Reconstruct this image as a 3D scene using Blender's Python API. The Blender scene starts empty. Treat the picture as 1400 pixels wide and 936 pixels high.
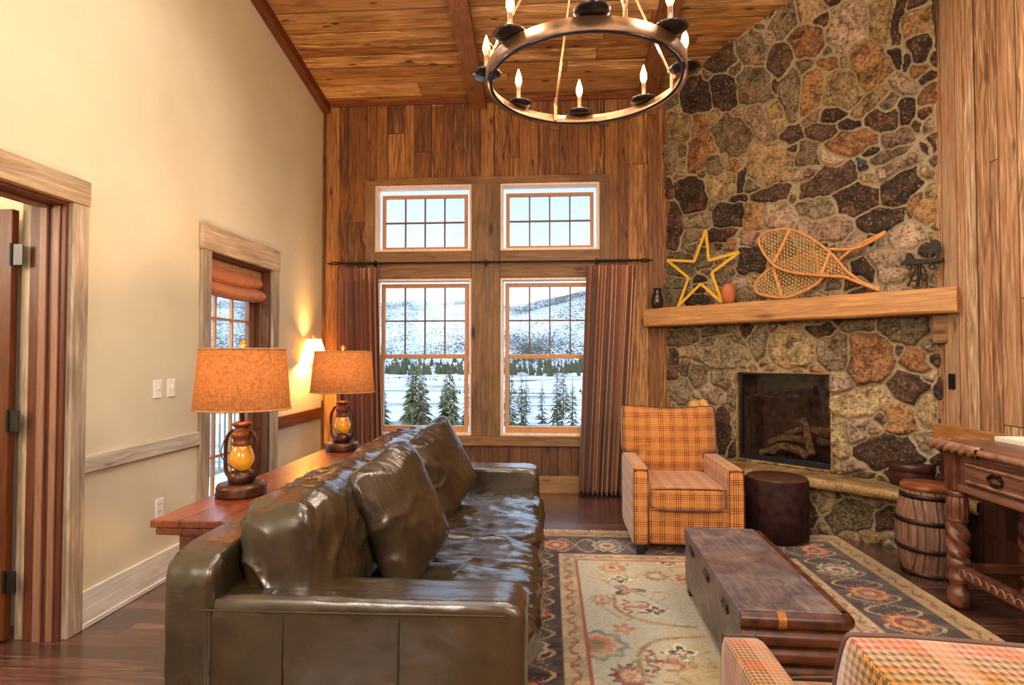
import bpy, math, random
import numpy as np
from mathutils import Vector, Matrix, noise
random.seed(7); RNG = np.random.RandomState(5)
PI = math.pi
scene = bpy.context.scene
COL = scene.collection

# ------------------------------------------------------------------ camera
F_PX = 778.0
PSI = math.atan(51/F_PX); TH = math.atan(19/F_PX); EYE = 1.5
Fv = Vector((-math.sin(PI*0+PSI)*math.cos(TH), math.cos(PSI)*math.cos(TH), math.sin(TH)))
Rv = Vector((math.cos(PSI), math.sin(PSI), 0))
Uv = Vector((math.sin(PSI)*math.sin(TH), -math.cos(PSI)*math.sin(TH), math.cos(TH)))
cam_d = bpy.data.cameras.new('camera'); cam = bpy.data.objects.new('camera', cam_d); COL.objects.link(cam)
cam.location = (0, 0, EYE); cam.rotation_euler = (PI/2+TH, 0, PSI)
cam_d.sensor_width = 36; cam_d.lens = F_PX/1400*36; cam_d.clip_end = 3000; cam_d.clip_start = .05
scene.camera = cam
def at(px, py, n, c):
    """point of the plane n.p = c seen at a pixel of the photograph (used to take measurements)"""
    d = Fv + Rv*((px-700)/F_PX) + Uv*((468-py)/F_PX)
    n = Vector(n); o = Vector((0, 0, EYE))
    return o + d*((c-n.dot(o))/n.dot(d))
def atD(px, py, D): return at(px, py, (1, 1, 0), D)
def atZ(px, py, z): return at(px, py, (0, 0, 1), z)

# ------------------------------------------------------------------ colour + nodes
def lin(c):
    o = []
    for v in c[:3]:
        v = v/255.
        o.append(v/12.92 if v <= .04045 else ((v+.055)/1.055)**2.4)
    return (o[0], o[1], o[2], 1.)
class NT:
    def __init__(s, name):
        s.m = bpy.data.materials.new(name); s.m.use_nodes = True
        s.t = s.m.node_tree; s.t.nodes.clear()
        s.out = s.t.nodes.new('ShaderNodeOutputMaterial')
    def n(s, typ, ins=None, **props):
        nd = s.t.nodes.new(typ)
        for k, v in props.items(): setattr(nd, k, v)
        for k, v in (ins or {}).items(): s.put(nd.inputs[k], v)
        return nd
    def put(s, sock, v):
        if isinstance(v, bpy.types.NodeSocket): s.t.links.new(v, sock)
        elif isinstance(v, bpy.types.Node): s.t.links.new(v.outputs[0], sock)
        else: sock.default_value = v
    def M(s, op, a, b=0., c=0., clamp=False):
        nd = s.n('ShaderNodeMath', {0: a, 1: b, 2: c}, operation=op); nd.use_clamp = clamp
        return nd.outputs[0]
    def sep(s, v): return s.n('ShaderNodeSeparateXYZ', {0: v}).outputs
    def comb(s, x, y, z): return s.n('ShaderNodeCombineXYZ', {0: x, 1: y, 2: z}).outputs[0]
    def mix(s, f, a, b, blend='MIX'):
        nd = s.t.nodes.new('ShaderNodeMix'); nd.data_type = 'RGBA'; nd.blend_type = blend; nd.clamp_factor = True
        s.put(nd.inputs[0], f); s.put(nd.inputs[6], a); s.put(nd.inputs[7], b); return nd.outputs[2]
    def ramp(s, f, stops, interp='LINEAR'):
        nd = s.t.nodes.new('ShaderNodeValToRGB'); cr = nd.color_ramp; cr.interpolation = interp
        while len(cr.elements) < len(stops): cr.elements.new(.5)
        for e, (p, c) in zip(cr.elements, stops):
            e.position = p; e.color = c if len(c) == 4 else lin(c)
        s.put(nd.inputs[0], f); return nd.outputs[0]
    def noise(s, v, scale=5., detail=3., rough=.55, dist=0.):
        nd = s.n('ShaderNodeTexNoise', {'Scale': scale, 'Detail': detail, 'Roughness': rough, 'Distortion': dist})
        if v is not None: s.put(nd.inputs['Vector'], v)
        return nd.outputs[0]
    def rng(s, v, a, b, c=0., d=1.):
        nd = s.n('ShaderNodeMapRange', {0: v, 1: a, 2: b, 3: c, 4: d}); return nd.outputs[0]
    def obj(s): return s.n('ShaderNodeTexCoord').outputs['Object']
    def uv(s): return s.n('ShaderNodeTexCoord').outputs['UV']
    def bump(s, h, strength=.3, dist=.01):
        return s.n('ShaderNodeBump', {'Height': h, 'Strength': strength, 'Distance': dist}).outputs[0]
    def bsdf(s, **k):
        nd = s.t.nodes.new('ShaderNodeBsdfPrincipled')
        for a, v in k.items():
            a = {'base': 'Base Color', 'rough': 'Roughness', 'metal': 'Metallic', 'spec': 'Specular IOR Level', 'normal': 'Normal',
                 'ec': 'Emission Color', 'es': 'Emission Strength', 'trans': 'Transmission Weight', 'coat': 'Coat Weight', 'cr': 'Coat Roughness',
                 'sheen': 'Sheen Weight', 'alpha': 'Alpha', 'ior': 'IOR'}[a]
            if isinstance(v, tuple) and len(v) == 3: v = lin(v)
            s.put(nd.inputs[a], v)
        s.t.links.new(nd.outputs[0], s.out.inputs[0]); return nd
    def surf(s, sh): s.put(s.out.inputs[0], sh)

def plain(name, c, rough=.6, metal=0., spec=.4, var=.15, scale=20, bump=.1):
    t = NT(name); o = t.obj(); nz = t.noise(o, scale, 4)
    a = lin(c); d = tuple(x*(1-var*2) for x in a[:3])+(1,); l = tuple(min(1, x*(1+var)) for x in a[:3])+(1,)
    t.bsdf(base=t.ramp(nz, [(.3, d), (.7, l)]), rough=rough, metal=metal, spec=spec, normal=t.bump(nz, bump, .004)); return t.m

def wood(name, cols, across='x', along='z', width=None, patch=None, patch_amt=.5, knots=.6, rough=.55, grain=.55, gap=.018,
         board_len=2.6, gscale=1., spec=.35, bump=.35, knotcol=(50, 26, 14), coat=0., kden=1., gapdark=.75):
    t = NT(name); sp = t.sep(t.obj()); ax = {'x': 0, 'y': 1, 'z': 2}
    u, v = sp[ax[across]], sp[ax[along]]; w = sp[[i for i in range(3) if i not in (ax[across], ax[along])][0]]
    if width:
        q = t.M('DIVIDE', u, width); q = t.M('ADD', q, t.M('MULTIPLY', t.M('SINE', t.M('MULTIPLY', q, 2.4)), .22))
        idn = t.M('FLOOR', q); fr = t.M('FRACT', q)
        r1 = t.n('ShaderNodeTexWhiteNoise', {'W': idn}, noise_dimensions='1D').outputs[0]
        vv = t.M('ADD', t.M('DIVIDE', v, board_len), t.M('MULTIPLY', r1, 9.))
        id2 = t.M('FLOOR', vv); fv = t.M('FRACT', vv)
        r2 = t.n('ShaderNodeTexWhiteNoise', {0: t.comb(idn, id2, 3.3)}, noise_dimensions='3D').outputs[0]
        e = t.M('MINIMUM', fr, t.M('SUBTRACT', 1., fr)); e = t.M('MULTIPLY', e, width)
        e2 = t.M('MULTIPLY', t.M('MINIMUM', fv, t.M('SUBTRACT', 1., fv)), board_len)
        e = t.M('MINIMUM', e, e2)
        groove = t.rng(e, .0015, .006, 1., 0.)
    else:
        r2 = t.n('ShaderNodeObjectInfo').outputs['Random']; groove = None
    off = t.M('MULTIPLY', r2, 37.)
    kv = t.comb(t.M('MULTIPLY', u, 5.*kden), t.M('ADD', t.M('MULTIPLY', v, 1.5*kden), off), t.M('MULTIPLY', w, 4.))
    vo = t.n('ShaderNodeTexVoronoi', {'Vector': kv, 'Scale': 1.3}).outputs['Distance']
    kn = t.rng(vo, .07, .16, 1., 0.); halo = t.rng(vo, .08, .42, 1., 0.)
    wob = t.M('MULTIPLY', halo, .9)
    gv = t.comb(t.M('ADD', t.M('MULTIPLY', u, 34.*gscale), wob), t.M('ADD', t.M('MULTIPLY', v, 1.6*gscale), off), t.M('MULTIPLY', w, 34.*gscale))
    g = t.noise(gv, 1.6, 5, .62, .7)
    gv2 = t.comb(t.M('MULTIPLY', u, 160.), t.M('ADD', t.M('MULTIPLY', v, 7.), off), t.M('MULTIPLY', w, 160.))
    g2 = t.noise(gv2, 1., 3, .6)
    n = len(cols); base = t.ramp(t.M('ADD', t.M('MULTIPLY', r2, .8), t.M('MULTIPLY', g, .25)), [((i+.5)/n, c) for i, c in enumerate(cols)])
    if patch:
        pv = t.comb(t.M('MULTIPLY', u, 4.), t.M('ADD', t.M('MULTIPLY', v, 1.1), off), t.M('MULTIPLY', w, 4.))
        pn = t.noise(pv, 1.3, 3, .6, .4)
        base = t.mix(t.M('MULTIPLY', t.rng(pn, .48, .68), patch_amt), base, lin(patch))
    gr = t.rng(g, .36, .64)
    base = t.mix(t.M('MULTIPLY', t.M('SUBTRACT', 1., gr), grain), base, t.mix(1., base, (.30, .22, .17, 1), 'MULTIPLY'))
    base = t.mix(t.M('MULTIPLY', t.rng(g, .55, .75), grain*.6), base, t.mix(1., base, (1.5, 1.45, 1.4, 1), 'MULTIPLY'))
    base = t.mix(t.M('MULTIPLY', t.rng(g2, .35, .6, 1., 0.), grain*.5), base, t.mix(1., base, (.55, .5, .45, 1), 'MULTIPLY'))
    base = t.mix(t.M('MULTIPLY', kn, knots), base, lin(knotcol))
    base = t.mix(t.M('MULTIPLY', halo, knots*.3), base, t.mix(1., base, (.6, .45, .35, 1), 'MULTIPLY'))
    h = t.M('ADD', t.M('MULTIPLY', g, .6), t.M('MULTIPLY', g2, .3))
    if groove is not None:
        base = t.mix(t.M('MULTIPLY', groove, gapdark), base, (.012, .007, .004, 1)); h = t.M('SUBTRACT', h, t.M('MULTIPLY', groove, 2.5))
    t.bsdf(base=base, rough=rough, spec=spec, coat=coat, cr=.25, normal=t.bump(h, bump, .006)); return t.m

# ------------------------------------------------------------------ mesh builder
ORG = {}
class MB:
    def __init__(s): s.v = []; s.f = []; s.s = []; s.uvv = None
    def add(s, vs, fs, smooth=False):
        o = len(s.v); s.v += [tuple(p) for p in vs]; s.f += [tuple(i+o for i in f) for f in fs]; s.s += [smooth]*len(fs); return s
    def box(s, x0, x1, y0, y1, z0, z1):
        if x0 > x1: x0, x1 = x1, x0
        if y0 > y1: y0, y1 = y1, y0
        if z0 > z1: z0, z1 = z1, z0
        return s.add([(x0,y0,z0),(x1,y0,z0),(x1,y1,z0),(x0,y1,z0),(x0,y0,z1),(x1,y0,z1),(x1,y1,z1),(x0,y1,z1)],
              [(0,3,2,1),(4,5,6,7),(0,1,5,4),(1,2,6,5),(2,3,7,6),(3,0,4,7)])
    def bar(s, p, q, w, h, up=(0, 0, 1)):
        p, q = Vector(p), Vector(q); d = (q-p).normalized(); upv = Vector(up)
        a = d.cross(upv)
        if a.length < 1e-4: a = d.cross(Vector((1, 0, 0)))
        a.normalize(); b = a.cross(d).normalized(); a *= w/2; b *= h/2
        vs = [p-a-b, p+a-b, p+a+b, p-a+b, q-a-b, q+a-b, q+a+b, q-a+b]
        return s.add(vs, [(0,3,2,1)[::-1],(4,5,6,7)[::-1],(0,1,5,4)[::-1],(1,2,6,5)[::-1],(2,3,7,6)[::-1],(3,0,4,7)[::-1]])
    def tube(s, pts, r, n=8, closed=False, smooth=True):
        pts = [Vector(p) for p in pts]; m = len(pts); rs = r if isinstance(r, (list, tuple)) else [r]*m
        vs = []; prev = None
        for i, p in enumerate(pts):
            if closed: d = pts[(i+1) % m]-pts[i-1]
            else: d = pts[min(i+1, m-1)]-pts[max(i-1, 0)]
            if d.length < 1e-9: d = Vector((0, 0, 1))
            d.normalize()
            if prev is None:
                a = d.cross(Vector((0, 0, 1)))
                if a.length < .05: a = d.cross(Vector((0, 1, 0)))
            else: a = prev-d*prev.dot(d)
            a.normalize(); b = d.cross(a); prev = a
            for k in range(n):
                t = 2*PI*k/n; vs.append(p+a*(math.cos(t)*rs[i])+b*(math.sin(t)*rs[i]))
        fs = []
        for i in range(m if closed else m-1):
            j = (i+1) % m
            for k in range(n): fs.append((i*n+k, i*n+(k+1) % n, j*n+(k+1) % n, j*n+k))
        s.add(vs, fs, smooth)
        if not closed: s.add(vs[:n], [tuple(range(n))[::-1]]); s.add(vs[-n:], [tuple(range(n))])
        return s
    def lathe(s, prof, c=(0, 0, 0), n=24, fn=None, smooth=True, sx=1., sy=1., caps=True):
        vs = []
        for (r, z) in prof:
            for k in range(n):
                t = 2*PI*k/n; rr = r*(fn(t, z) if fn else 1.)
                vs.append((c[0]+rr*math.cos(t)*sx, c[1]+rr*math.sin(t)*sy, c[2]+z))
        fs = []
        for i in range(len(prof)-1):
            for k in range(n): fs.append((i*n+k, i*n+(k+1) % n, (i+1)*n+(k+1) % n, (i+1)*n+k))
        s.add(vs, fs, smooth)
        if caps and prof[0][0] > 1e-4: s.add(vs[:n], [tuple(range(n))[::-1]])
        if caps and prof[-1][0] > 1e-4: s.add(vs[-n:], [tuple(range(n))])
        return s
    def prism(s, pts, n, depth):
        """pts: 3-D outline, extruded by depth along n"""
        pts = [Vector(p) for p in pts]; n = Vector(n).normalized()*depth; m = len(pts)
        area = Vector((0, 0, 0))
        for i in range(m): area += pts[i].cross(pts[(i+1) % m])
        if area.dot(n) > 0: pts = pts[::-1]
        vs = pts+[p+n for p in pts]
        fs = [tuple(range(m)), tuple(range(m, 2*m))[::-1]]+[(i, i+m, (i+1) % m+m, (i+1) % m) for i in range(m)]
        return s.add(vs, [f for f in fs])
    def disc(s, c, r, z0, z1, n=24): return s.lathe([(r, z0), (r, z1)], c, n, smooth=False)
    def build(s, name, mat, parent=None, loc=None, bevel=0., seg=2, smooth=None, vcol=None, subsurf=0, uvs=None, solid=0.):
        me = bpy.data.meshes.new(name)
        off = Vector(loc) if loc else (ORG.get(parent.name, Vector((0, 0, 0))) if parent else Vector((0, 0, 0)))
        me.from_pydata([(p[0]-off.x, p[1]-off.y, p[2]-off.z) for p in s.v], [], s.f); me.update()
        me.polygons.foreach_set('use_smooth', [bool(x) if smooth is None else smooth for x in s.s])
        # metre-scaled box UVs
        nl = len(me.loops); vi = np.empty(nl, int); me.loops.foreach_get('vertex_index', vi)
        co = np.empty(len(me.vertices)*3); me.vertices.foreach_get('co', co); co = co.reshape(-1, 3)
        if uvs is not None: uv = np.array(uvs)[vi]
        else:
            nor = np.empty(len(me.polygons)*3); me.polygons.foreach_get('normal', nor); nor = np.abs(nor.reshape(-1, 3))
            tot = np.empty(len(me.polygons), int); me.polygons.foreach_get('loop_total', tot)
            ax = np.repeat(nor.argmax(1), tot); c = co[vi]
            uv = np.where((ax == 0)[:, None], c[:, [1, 2]], np.where((ax == 1)[:, None], c[:, [0, 2]], c[:, [0, 1]]))
        l = me.uv_layers.new(name='uv'); l.data.foreach_set('uv', uv.astype(np.float32).ravel())
        if vcol is not None:
            ca = me.color_attributes.new('col', 'FLOAT_COLOR', 'POINT'); ca.data.foreach_set('color', np.asarray(vcol, np.float32).ravel())
        o = bpy.data.objects.new(name, me); COL.objects.link(o)
        if mat: me.materials.append(mat)
        if parent: o.parent = parent; ORG[o.name] = off
        else:
            o.location = off; ORG[o.name] = off
        if bevel:
            b = o.modifiers.new('bevel', 'BEVEL'); b.width = bevel; b.segments = seg; b.limit_method = 'ANGLE'; b.angle_limit = .6
        if solid: b = o.modifiers.new('solid', 'SOLIDIFY'); b.thickness = solid; b.offset = 0
        if subsurf: b = o.modifiers.new('sub', 'SUBSURF'); b.levels = b.render_levels = subsurf
        return o
def thing(name, label, cat, loc=(0, 0, 0), group=None):
    o = bpy.data.objects.new(name, None); COL.objects.link(o); o.location = loc; o.empty_display_size = .1
    o['label'] = label; o['category'] = cat
    if group: o['group'] = group
    ORG[o.name] = Vector(loc); return o
def tag(o, label, cat, group=None):
    o['label'] = label; o['category'] = cat
    if group: o['group'] = group
    return o
def struct(o): o['kind'] = 'structure'; return o
def sroot(name, loc=(0, 0, 0)):
    o = bpy.data.objects.new(name, None); COL.objects.link(o); o.location = loc; ORG[o.name] = Vector(loc); o['kind'] = 'structure'; return o
def dup(o, loc=None, rotz=None, parent=None, label=None):
    c = o.copy(); COL.objects.link(c); c.parent = parent
    if loc is not None: c.location = loc
    if rotz is not None: c.rotation_euler = (0, 0, rotz)
    if label: c['label'] = label
    for ch in list(o.children): dup(ch, parent=c)
    return c
def cushion(c, size, e=6., n=26, puff=0., wr=None, wamp=.012, rot=None, seed=0., e2=None):
    """rounded, softly wrinkled cushion; returns MB"""
    mb = MB(); idx = {}; vs = []
    def vert(p):
        k = tuple(round(a, 5) for a in p)
        if k in idx: return idx[k]
        x, y, z = p; L = (abs(x)**e+abs(y)**e+abs(z)**e)**(1/e); q = Vector((x, y, z))/L
        nrm = Vector((np.sign(q.x)*abs(q.x)**(e-1)/size[0], np.sign(q.y)*abs(q.y)**(e-1)/size[1], np.sign(q.z)*abs(q.z)**(e-1)/size[2]))
        if nrm.length > 0: nrm.normalize()
        P = Vector((q.x*size[0]/2, q.y*size[1]/2, q.z*size[2]/2))
        if puff:
            i = min(range(3), key=lambda a: size[a]); oth = [a for a in range(3) if a != i]
            f = (1-abs(q[oth[0]])**2.6)*(1-abs(q[oth[1]])**2.6)
            P[i] *= (1-puff)+puff*max(f, 0)**.5
            for a in oth: P[a] *= 1-.07*puff*(1-abs(q[[b for b in oth if b != a][0]])**2)
        if wr:
            P += nrm*(wr(P, seed)*wamp)
        vs.append(P); idx[k] = len(vs)-1; return idx[k]
    fs = []
    for axis in range(3):
        for sg in (-1, 1):
            a1, a2 = [(1, 2), (2, 0), (0, 1)][axis]
            for i in range(n):
                for j in range(n):
                    quad = []
                    for di, dj in ((0, 0), (1, 0), (1, 1), (0, 1)):
                        p = [0, 0, 0]; p[axis] = sg; p[a1] = math.tan((-1+2*(i+di)/n)*PI/4*.98)/math.tan(PI/4*.98); p[a2] = math.tan((-1+2*(j+dj)/n)*PI/4*.98)/math.tan(PI/4*.98)
                        quad.append(vert(p))
                    fs.append(tuple(quad if sg > 0 else quad[::-1]))
    M = rot.to_4x4() if rot is not None else Matrix.Identity(4)
    mb.add([Vector(c)+(M @ p) for p in vs], fs, True); return mb
def wall(name, axis, c, th, a0, a1, z0, z1, holes, mat, ztop=None):
    """wall in plane axis=c with thickness th away from the room; holes (a0,a1,z0,z1); ztop(a) optional slanted top"""
    mb = MB(); A = sorted({a0, a1, *[h[0] for h in holes], *[h[1] for h in holes]}); Z = sorted({z0, z1, *[h[2] for h in holes], *[h[3] for h in holes]})
    P = (lambda a, d, z: (c+d, a, z)) if axis == 'x' else (lambda a, d, z: (a, c+d, z))
    for i in range(len(A)-1):
        for j in range(len(Z)-1):
            am, zm = (A[i]+A[i+1])/2, (Z[j]+Z[j+1])/2
            if any(h[0] < am < h[1] and h[2] < zm < h[3] for h in holes): continue
            tops = [Z[j+1]]*2
            if ztop and j == len(Z)-2: tops = [ztop(A[i]), ztop(A[i+1])]
            for d in (0, th):
                mb.add([P(A[i], d, Z[j]), P(A[i+1], d, Z[j]), P(A[i+1], d, tops[1]), P(A[i], d, tops[0])], [(0, 1, 2, 3)])
    for h in holes:
        q = [(h[0], h[2]), (h[1], h[2]), (h[1], h[3]), (h[0], h[3])]
        for k in range(4):
            p, r = q[k], q[(k+1) % 4]
            mb.add([P(p[0], 0, p[1]), P(r[0], 0, r[1]), P(r[0], th, r[1]), P(p[0], th, p[1])], [(0, 1, 2, 3)])
    return struct(mb.build(name, mat))
def bx(name, mat, b, parent=None, bevel=.004, loc=None): return MB().box(*b).build(name, mat, parent, bevel=bevel, loc=loc)
def smoothpath(pts, n=8, closed=False):
    pts = [Vector(p) for p in pts]; m = len(pts); out = []
    for i in range(m if closed else m-1):
        g = (lambda k: pts[k % m]) if closed else (lambda k: pts[max(0, min(m-1, k))])
        p0, p1, p2, p3 = g(i-1), g(i), g(i+1), g(i+2)
        for k in range(n):
            t = k/n; out.append(.5*((2*p1)+(p2-p0)*t+(2*p0-5*p1+4*p2-p3)*t*t+(3*p1-p0-3*p2+p3)*t**3))
    if not closed: out.append(pts[-1])
    return out

# ------------------------------------------------------------------ materials
def plaster(name, c1, c2):
    t = NT(name); o = t.obj(); a = t.noise(o, .9, 4, .6); b = t.noise(o, 60, 3)
    t.bsdf(base=t.ramp(a, [(.3, c1), (.7, c2)]), rough=.85, spec=.2, normal=t.bump(b, .12, .003)); return t.m
M_PLASTER = plaster('cream_plaster', (198, 188, 158), (214, 206, 180))
M_BACK = wood('back_wall_planks', [(100,66,36),(158,106,56),(124,82,44),(182,132,74),(112,72,40),(196,144,84),(146,98,52)], 'x', 'z', .15, patch=(176,112,48), patch_amt=.6, kden=1.35, knots=.85, board_len=5.3, grain=.95)
M_RIGHT = wood('right_wall_planks', [(240,206,164),(196,150,110),(246,218,180),(176,132,98),(232,190,144),(210,168,128)], 'y', 'z', .11, patch=(190,118,70), patch_amt=.45, knots=.7, kden=1.2, board_len=9., grain=.8, knotcol=(96,52,30))
M_WAINR = wood('right_wainscot_planks', [(70,40,26),(92,54,34),(58,34,24)], 'y', 'z', .11, knots=.5)
M_WAINB = wood('back_wainscot_planks', [(92,62,40),(128,88,54),(110,70,46),(140,100,66)], 'x', 'z', .11, patch=(80,62,50), knots=.7)
M_CEIL = wood('ceiling_planks', [(220,174,112),(176,126,72),(232,188,130),(156,106,58),(206,158,98),(190,138,80)], 'y', 'x', .15, patch=(120,66,28), patch_amt=.55, knots=.95, kden=1.5, board_len=4.5, grain=.85)
M_BEAM = wood('beam_wood', [(128,84,52),(140,94,60)], 'x', 'y', None, patch=(96,58,34), grain=.5)
M_EDGE = wood('dark_trim_wood', [(104,54,24),(126,68,32)], 'x', 'y', None, grain=.6)
M_FLOOR = wood('floor_boards', [(96,66,58),(116,80,70),(80,54,48),(128,92,80)], 'y', 'x', .13, patch=(48,30,28), knots=.35, rough=.26, spec=.6, bump=.12, kden=.5, board_len=1.9, grain=.8, coat=1.)
M_GREYV = wood('weathered_casing_vertical', [(178,160,136),(190,174,150)], 'y', 'z', None, patch=(132,112,92), patch_amt=.7, knots=.8, grain=.55, rough=.75, kden=.9)
M_GREYH = wood('weathered_casing_horizontal', [(198,174,140),(206,184,152)], 'z', 'y', None, patch=(140,124,104), patch_amt=.6, knots=.95, grain=.5, rough=.75, kden=.8)
M_RAIL = wood('weathered_rail_board', [(204,194,176),(216,206,190)], 'z', 'y', None, patch=(140,124,112), patch_amt=.7, knots=1., grain=.4, rough=.75)
M_BASEW = wood('whitewashed_baseboard', [(220,218,208),(228,226,216)], 'z', 'y', None, patch=(164,166,158), patch_amt=.6, knots=.8, grain=.28, rough=.75, knotcol=(110,96,80))
M_TRIMX = wood('brown_trim_horizontal', [(146,108,68),(160,120,78)], 'z', 'x', None, patch=(92,66,44), patch_amt=.6, knots=.8, grain=.6)
M_TRIMZ = wood('brown_trim_vertical', [(142,108,70),(154,118,78)], 'x', 'z', None, patch=(86,66,48), patch_amt=.6, knots=.9, grain=.6, kden=.8)
M_BASEB = wood('back_baseboard_wood', [(168,130,84),(178,140,92)], 'z', 'x', None, knots=.6)
M_RTRIM = wood('right_rail_wood', [(196,140,72),(204,150,84)], 'z', 'y', None, knots=.6, patch=(150,96,46))
M_SASH = wood('window_sash_wood', [(206,150,100),(196,140,92)], 'x', 'z', None, knots=.2, grain=.3, rough=.4)
M_REVEAL = wood('window_reveal_wood', [(250,226,200),(246,218,186)], 'x', 'z', None, knots=.2, grain=.3, rough=.4)
M_MUNT = plain('muntin_paint', (110,78,56), .45)
M_JAMB = wood('door_jamb_wood', [(88,46,30),(98,54,36)], 'x', 'z', None, knots=.2, grain=.5, rough=.45)
M_JAMB2 = wood('door_stop_wood', [(140,102,82),(148,110,90)], 'x', 'z', None, knots=.2, grain=.4, rough=.45)
M_DOOR = wood('door_slab_wood', [(104,54,24),(116,62,28)], 'x', 'z', None, knots=.2, grain=.45, rough=.45)
M_WREV = wood('patio_reveal_wood', [(104,62,34),(116,72,40)], 'x', 'z', .09, knots=.5, grain=.6)
M_IRON = plain('black_iron', (34,28,26), .5, .6, .5, .2, 40)
M_IRONR = plain('rubbed_iron', (78,62,50), .42, .7, .5, .3, 25, .2)
M_WHITE = plain('white_plastic', (235,228,214), .35, 0, .5, .02)
M_BLACKP = plain('black_plastic', (22,20,20), .4)
M_BRASS = plain('aged_brass', (176,132,66), .35, .8, .5, .2, 30)
def glass(name, tint=(1, 1, 1, 1), refl=1., base_r=.04):
    t = NT(name); bf = t.n('ShaderNodeNewGeometry').outputs['Backfacing']; fr = t.n('ShaderNodeFresnel', {'IOR': t.rng(bf, 0., 1., 1.45, 1/1.45)}); a = t.n('ShaderNodeBsdfTransparent', {0: tint}); b = t.n('ShaderNodeBsdfGlossy', {0: (refl, refl, refl, 1), 1: .01})
    t.surf(t.n('ShaderNodeMixShader', {0: fr, 1: a, 2: b})); return t.m
M_GLASS = glass('window_glass', (.97, .98, .98, 1))
M_FGLASS = glass('firebox_glass', (.75, .75, .75, 1), 1.)

# ------------------------------------------------------------------ room
LW, RW, BY = -2.58, 3.0, 6.3
CE = lambda y: 4.375+.19*(BY-y)
FY = -2.6
DO = (1.95, 2.886, -.01, 2.33); PO = (4.143, 5.114, .06, 2.30)
wall('wall_left', 'x', LW, -.2, FY, BY, -.02, 5.0, [DO, PO], M_PLASTER, ztop=lambda a: CE(a))
holes = [(-1.969, -.864, 2.679, 3.434), (-.544, .557, 2.679, 3.434), (-1.969, -.864, .623, 2.376), (-.544, .557, .623, 2.376)]
wall('wall_back', 'y', BY, .16, LW-.2, RW, -.02, 4.5, holes, M_BACK)
wall('wall_right', 'x', RW, .1, FY, BY, .97, 5.0, [], M_RIGHT, ztop=lambda a: CE(a))
struct(bx('trim_7', M_RTRIM, (RW-.025, RW+.1, FY, 4.75, .86, .985)))
wall('wall_right_lower', 'x', RW, .1, FY, BY, -.02, .97, [], M_WAINR)
wall('wall_rear', 'y', FY, -.1, LW-.2, RW+.1, -.02, 6.1, [], M_BACK)
struct(MB().box(LW-.2, RW+.1, FY-.1, BY+.16, -.12, 0).build('floor', M_FLOOR))
mb = MB(); x0, x1 = LW-.2, RW+.1
mb.add([(x0, FY-.1, CE(FY-.1)), (x1, FY-.1, CE(FY-.1)), (x1, BY+.2, CE(BY+.2)), (x0, BY+.2, CE(BY+.2)),
        (x0, FY-.1, CE(FY-.1)+.15), (x1, FY-.1, CE(FY-.1)+.15), (x1, BY+.2, CE(BY+.2)+.15), (x0, BY+.2, CE(BY+.2)+.15)],
       [(0,3,2,1)[::-1],(4,5,6,7),(0,1,5,4),(1,2,6,5),(2,3,7,6),(3,0,4,7)])
struct(mb.build('ceiling', M_CEIL))
def slopebeam(name, xa, xb, dz, mat):
    mb = MB(); ya, yb = FY, BY
    mb.add([(xa,ya,CE(ya)-dz),(xb,ya,CE(ya)-dz),(xb,yb,CE(yb)-dz),(xa,yb,CE(yb)-dz),(xa,ya,CE(ya)),(xb,ya,CE(ya)),(xb,yb,CE(yb)),(xa,yb,CE(yb))],
           [(0,3,2,1),(4,5,6,7),(0,1,5,4),(1,2,6,5),(2,3,7,6),(3,0,4,7)])
    return struct(mb.build(name, mat, bevel=.006))
slopebeam('trim_1', -.88, -.70, .10, M_BEAM); slopebeam('trim_2', .97, 1.15, .10, M_BEAM)
slopebeam('trim_3', LW, LW+.085, .10, M_EDGE)
struct(bx('trim_4', M_EDGE, (LW+.085, 1.3, BY-.03, BY, CE(BY)-.03, CE(BY)+.01)))
# back window wall boards
def tb(n, m, b): struct(bx('trim_%d' % n, m, b, bevel=.005))
tb(8, M_TRIMX, (-2.075, .665, BY-.025, BY, 3.434, 3.51))
tb(9, M_TRIMZ, (-.864, -.544, BY-.028, BY, .623, 3.434))
tb(10, M_TRIMZ, (-2.075, -1.969, BY-.025, BY, .52, 3.434))
tb(11, M_TRIMZ, (.557, .665, BY-.025, BY, .52, 3.434))
tb(12, M_TRIMX, (-1.969, -.864, BY-.022, BY, 2.376, 2.679))
tb(13, M_TRIMX, (-.544, .557, BY-.022, BY, 2.376, 2.679))
tb(14, M_TRIMX, (-1.969, .557, BY-.04, BY, .515, .623))
struct(MB().box(LW+.01, 1.25, BY-.008, BY, .19, .515).build('wall_back_lower', M_WAINB))
struct(bx('baseboard_back', M_BASEB, (LW+.03, 1.2, BY-.025, BY, 0, .19)))
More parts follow.
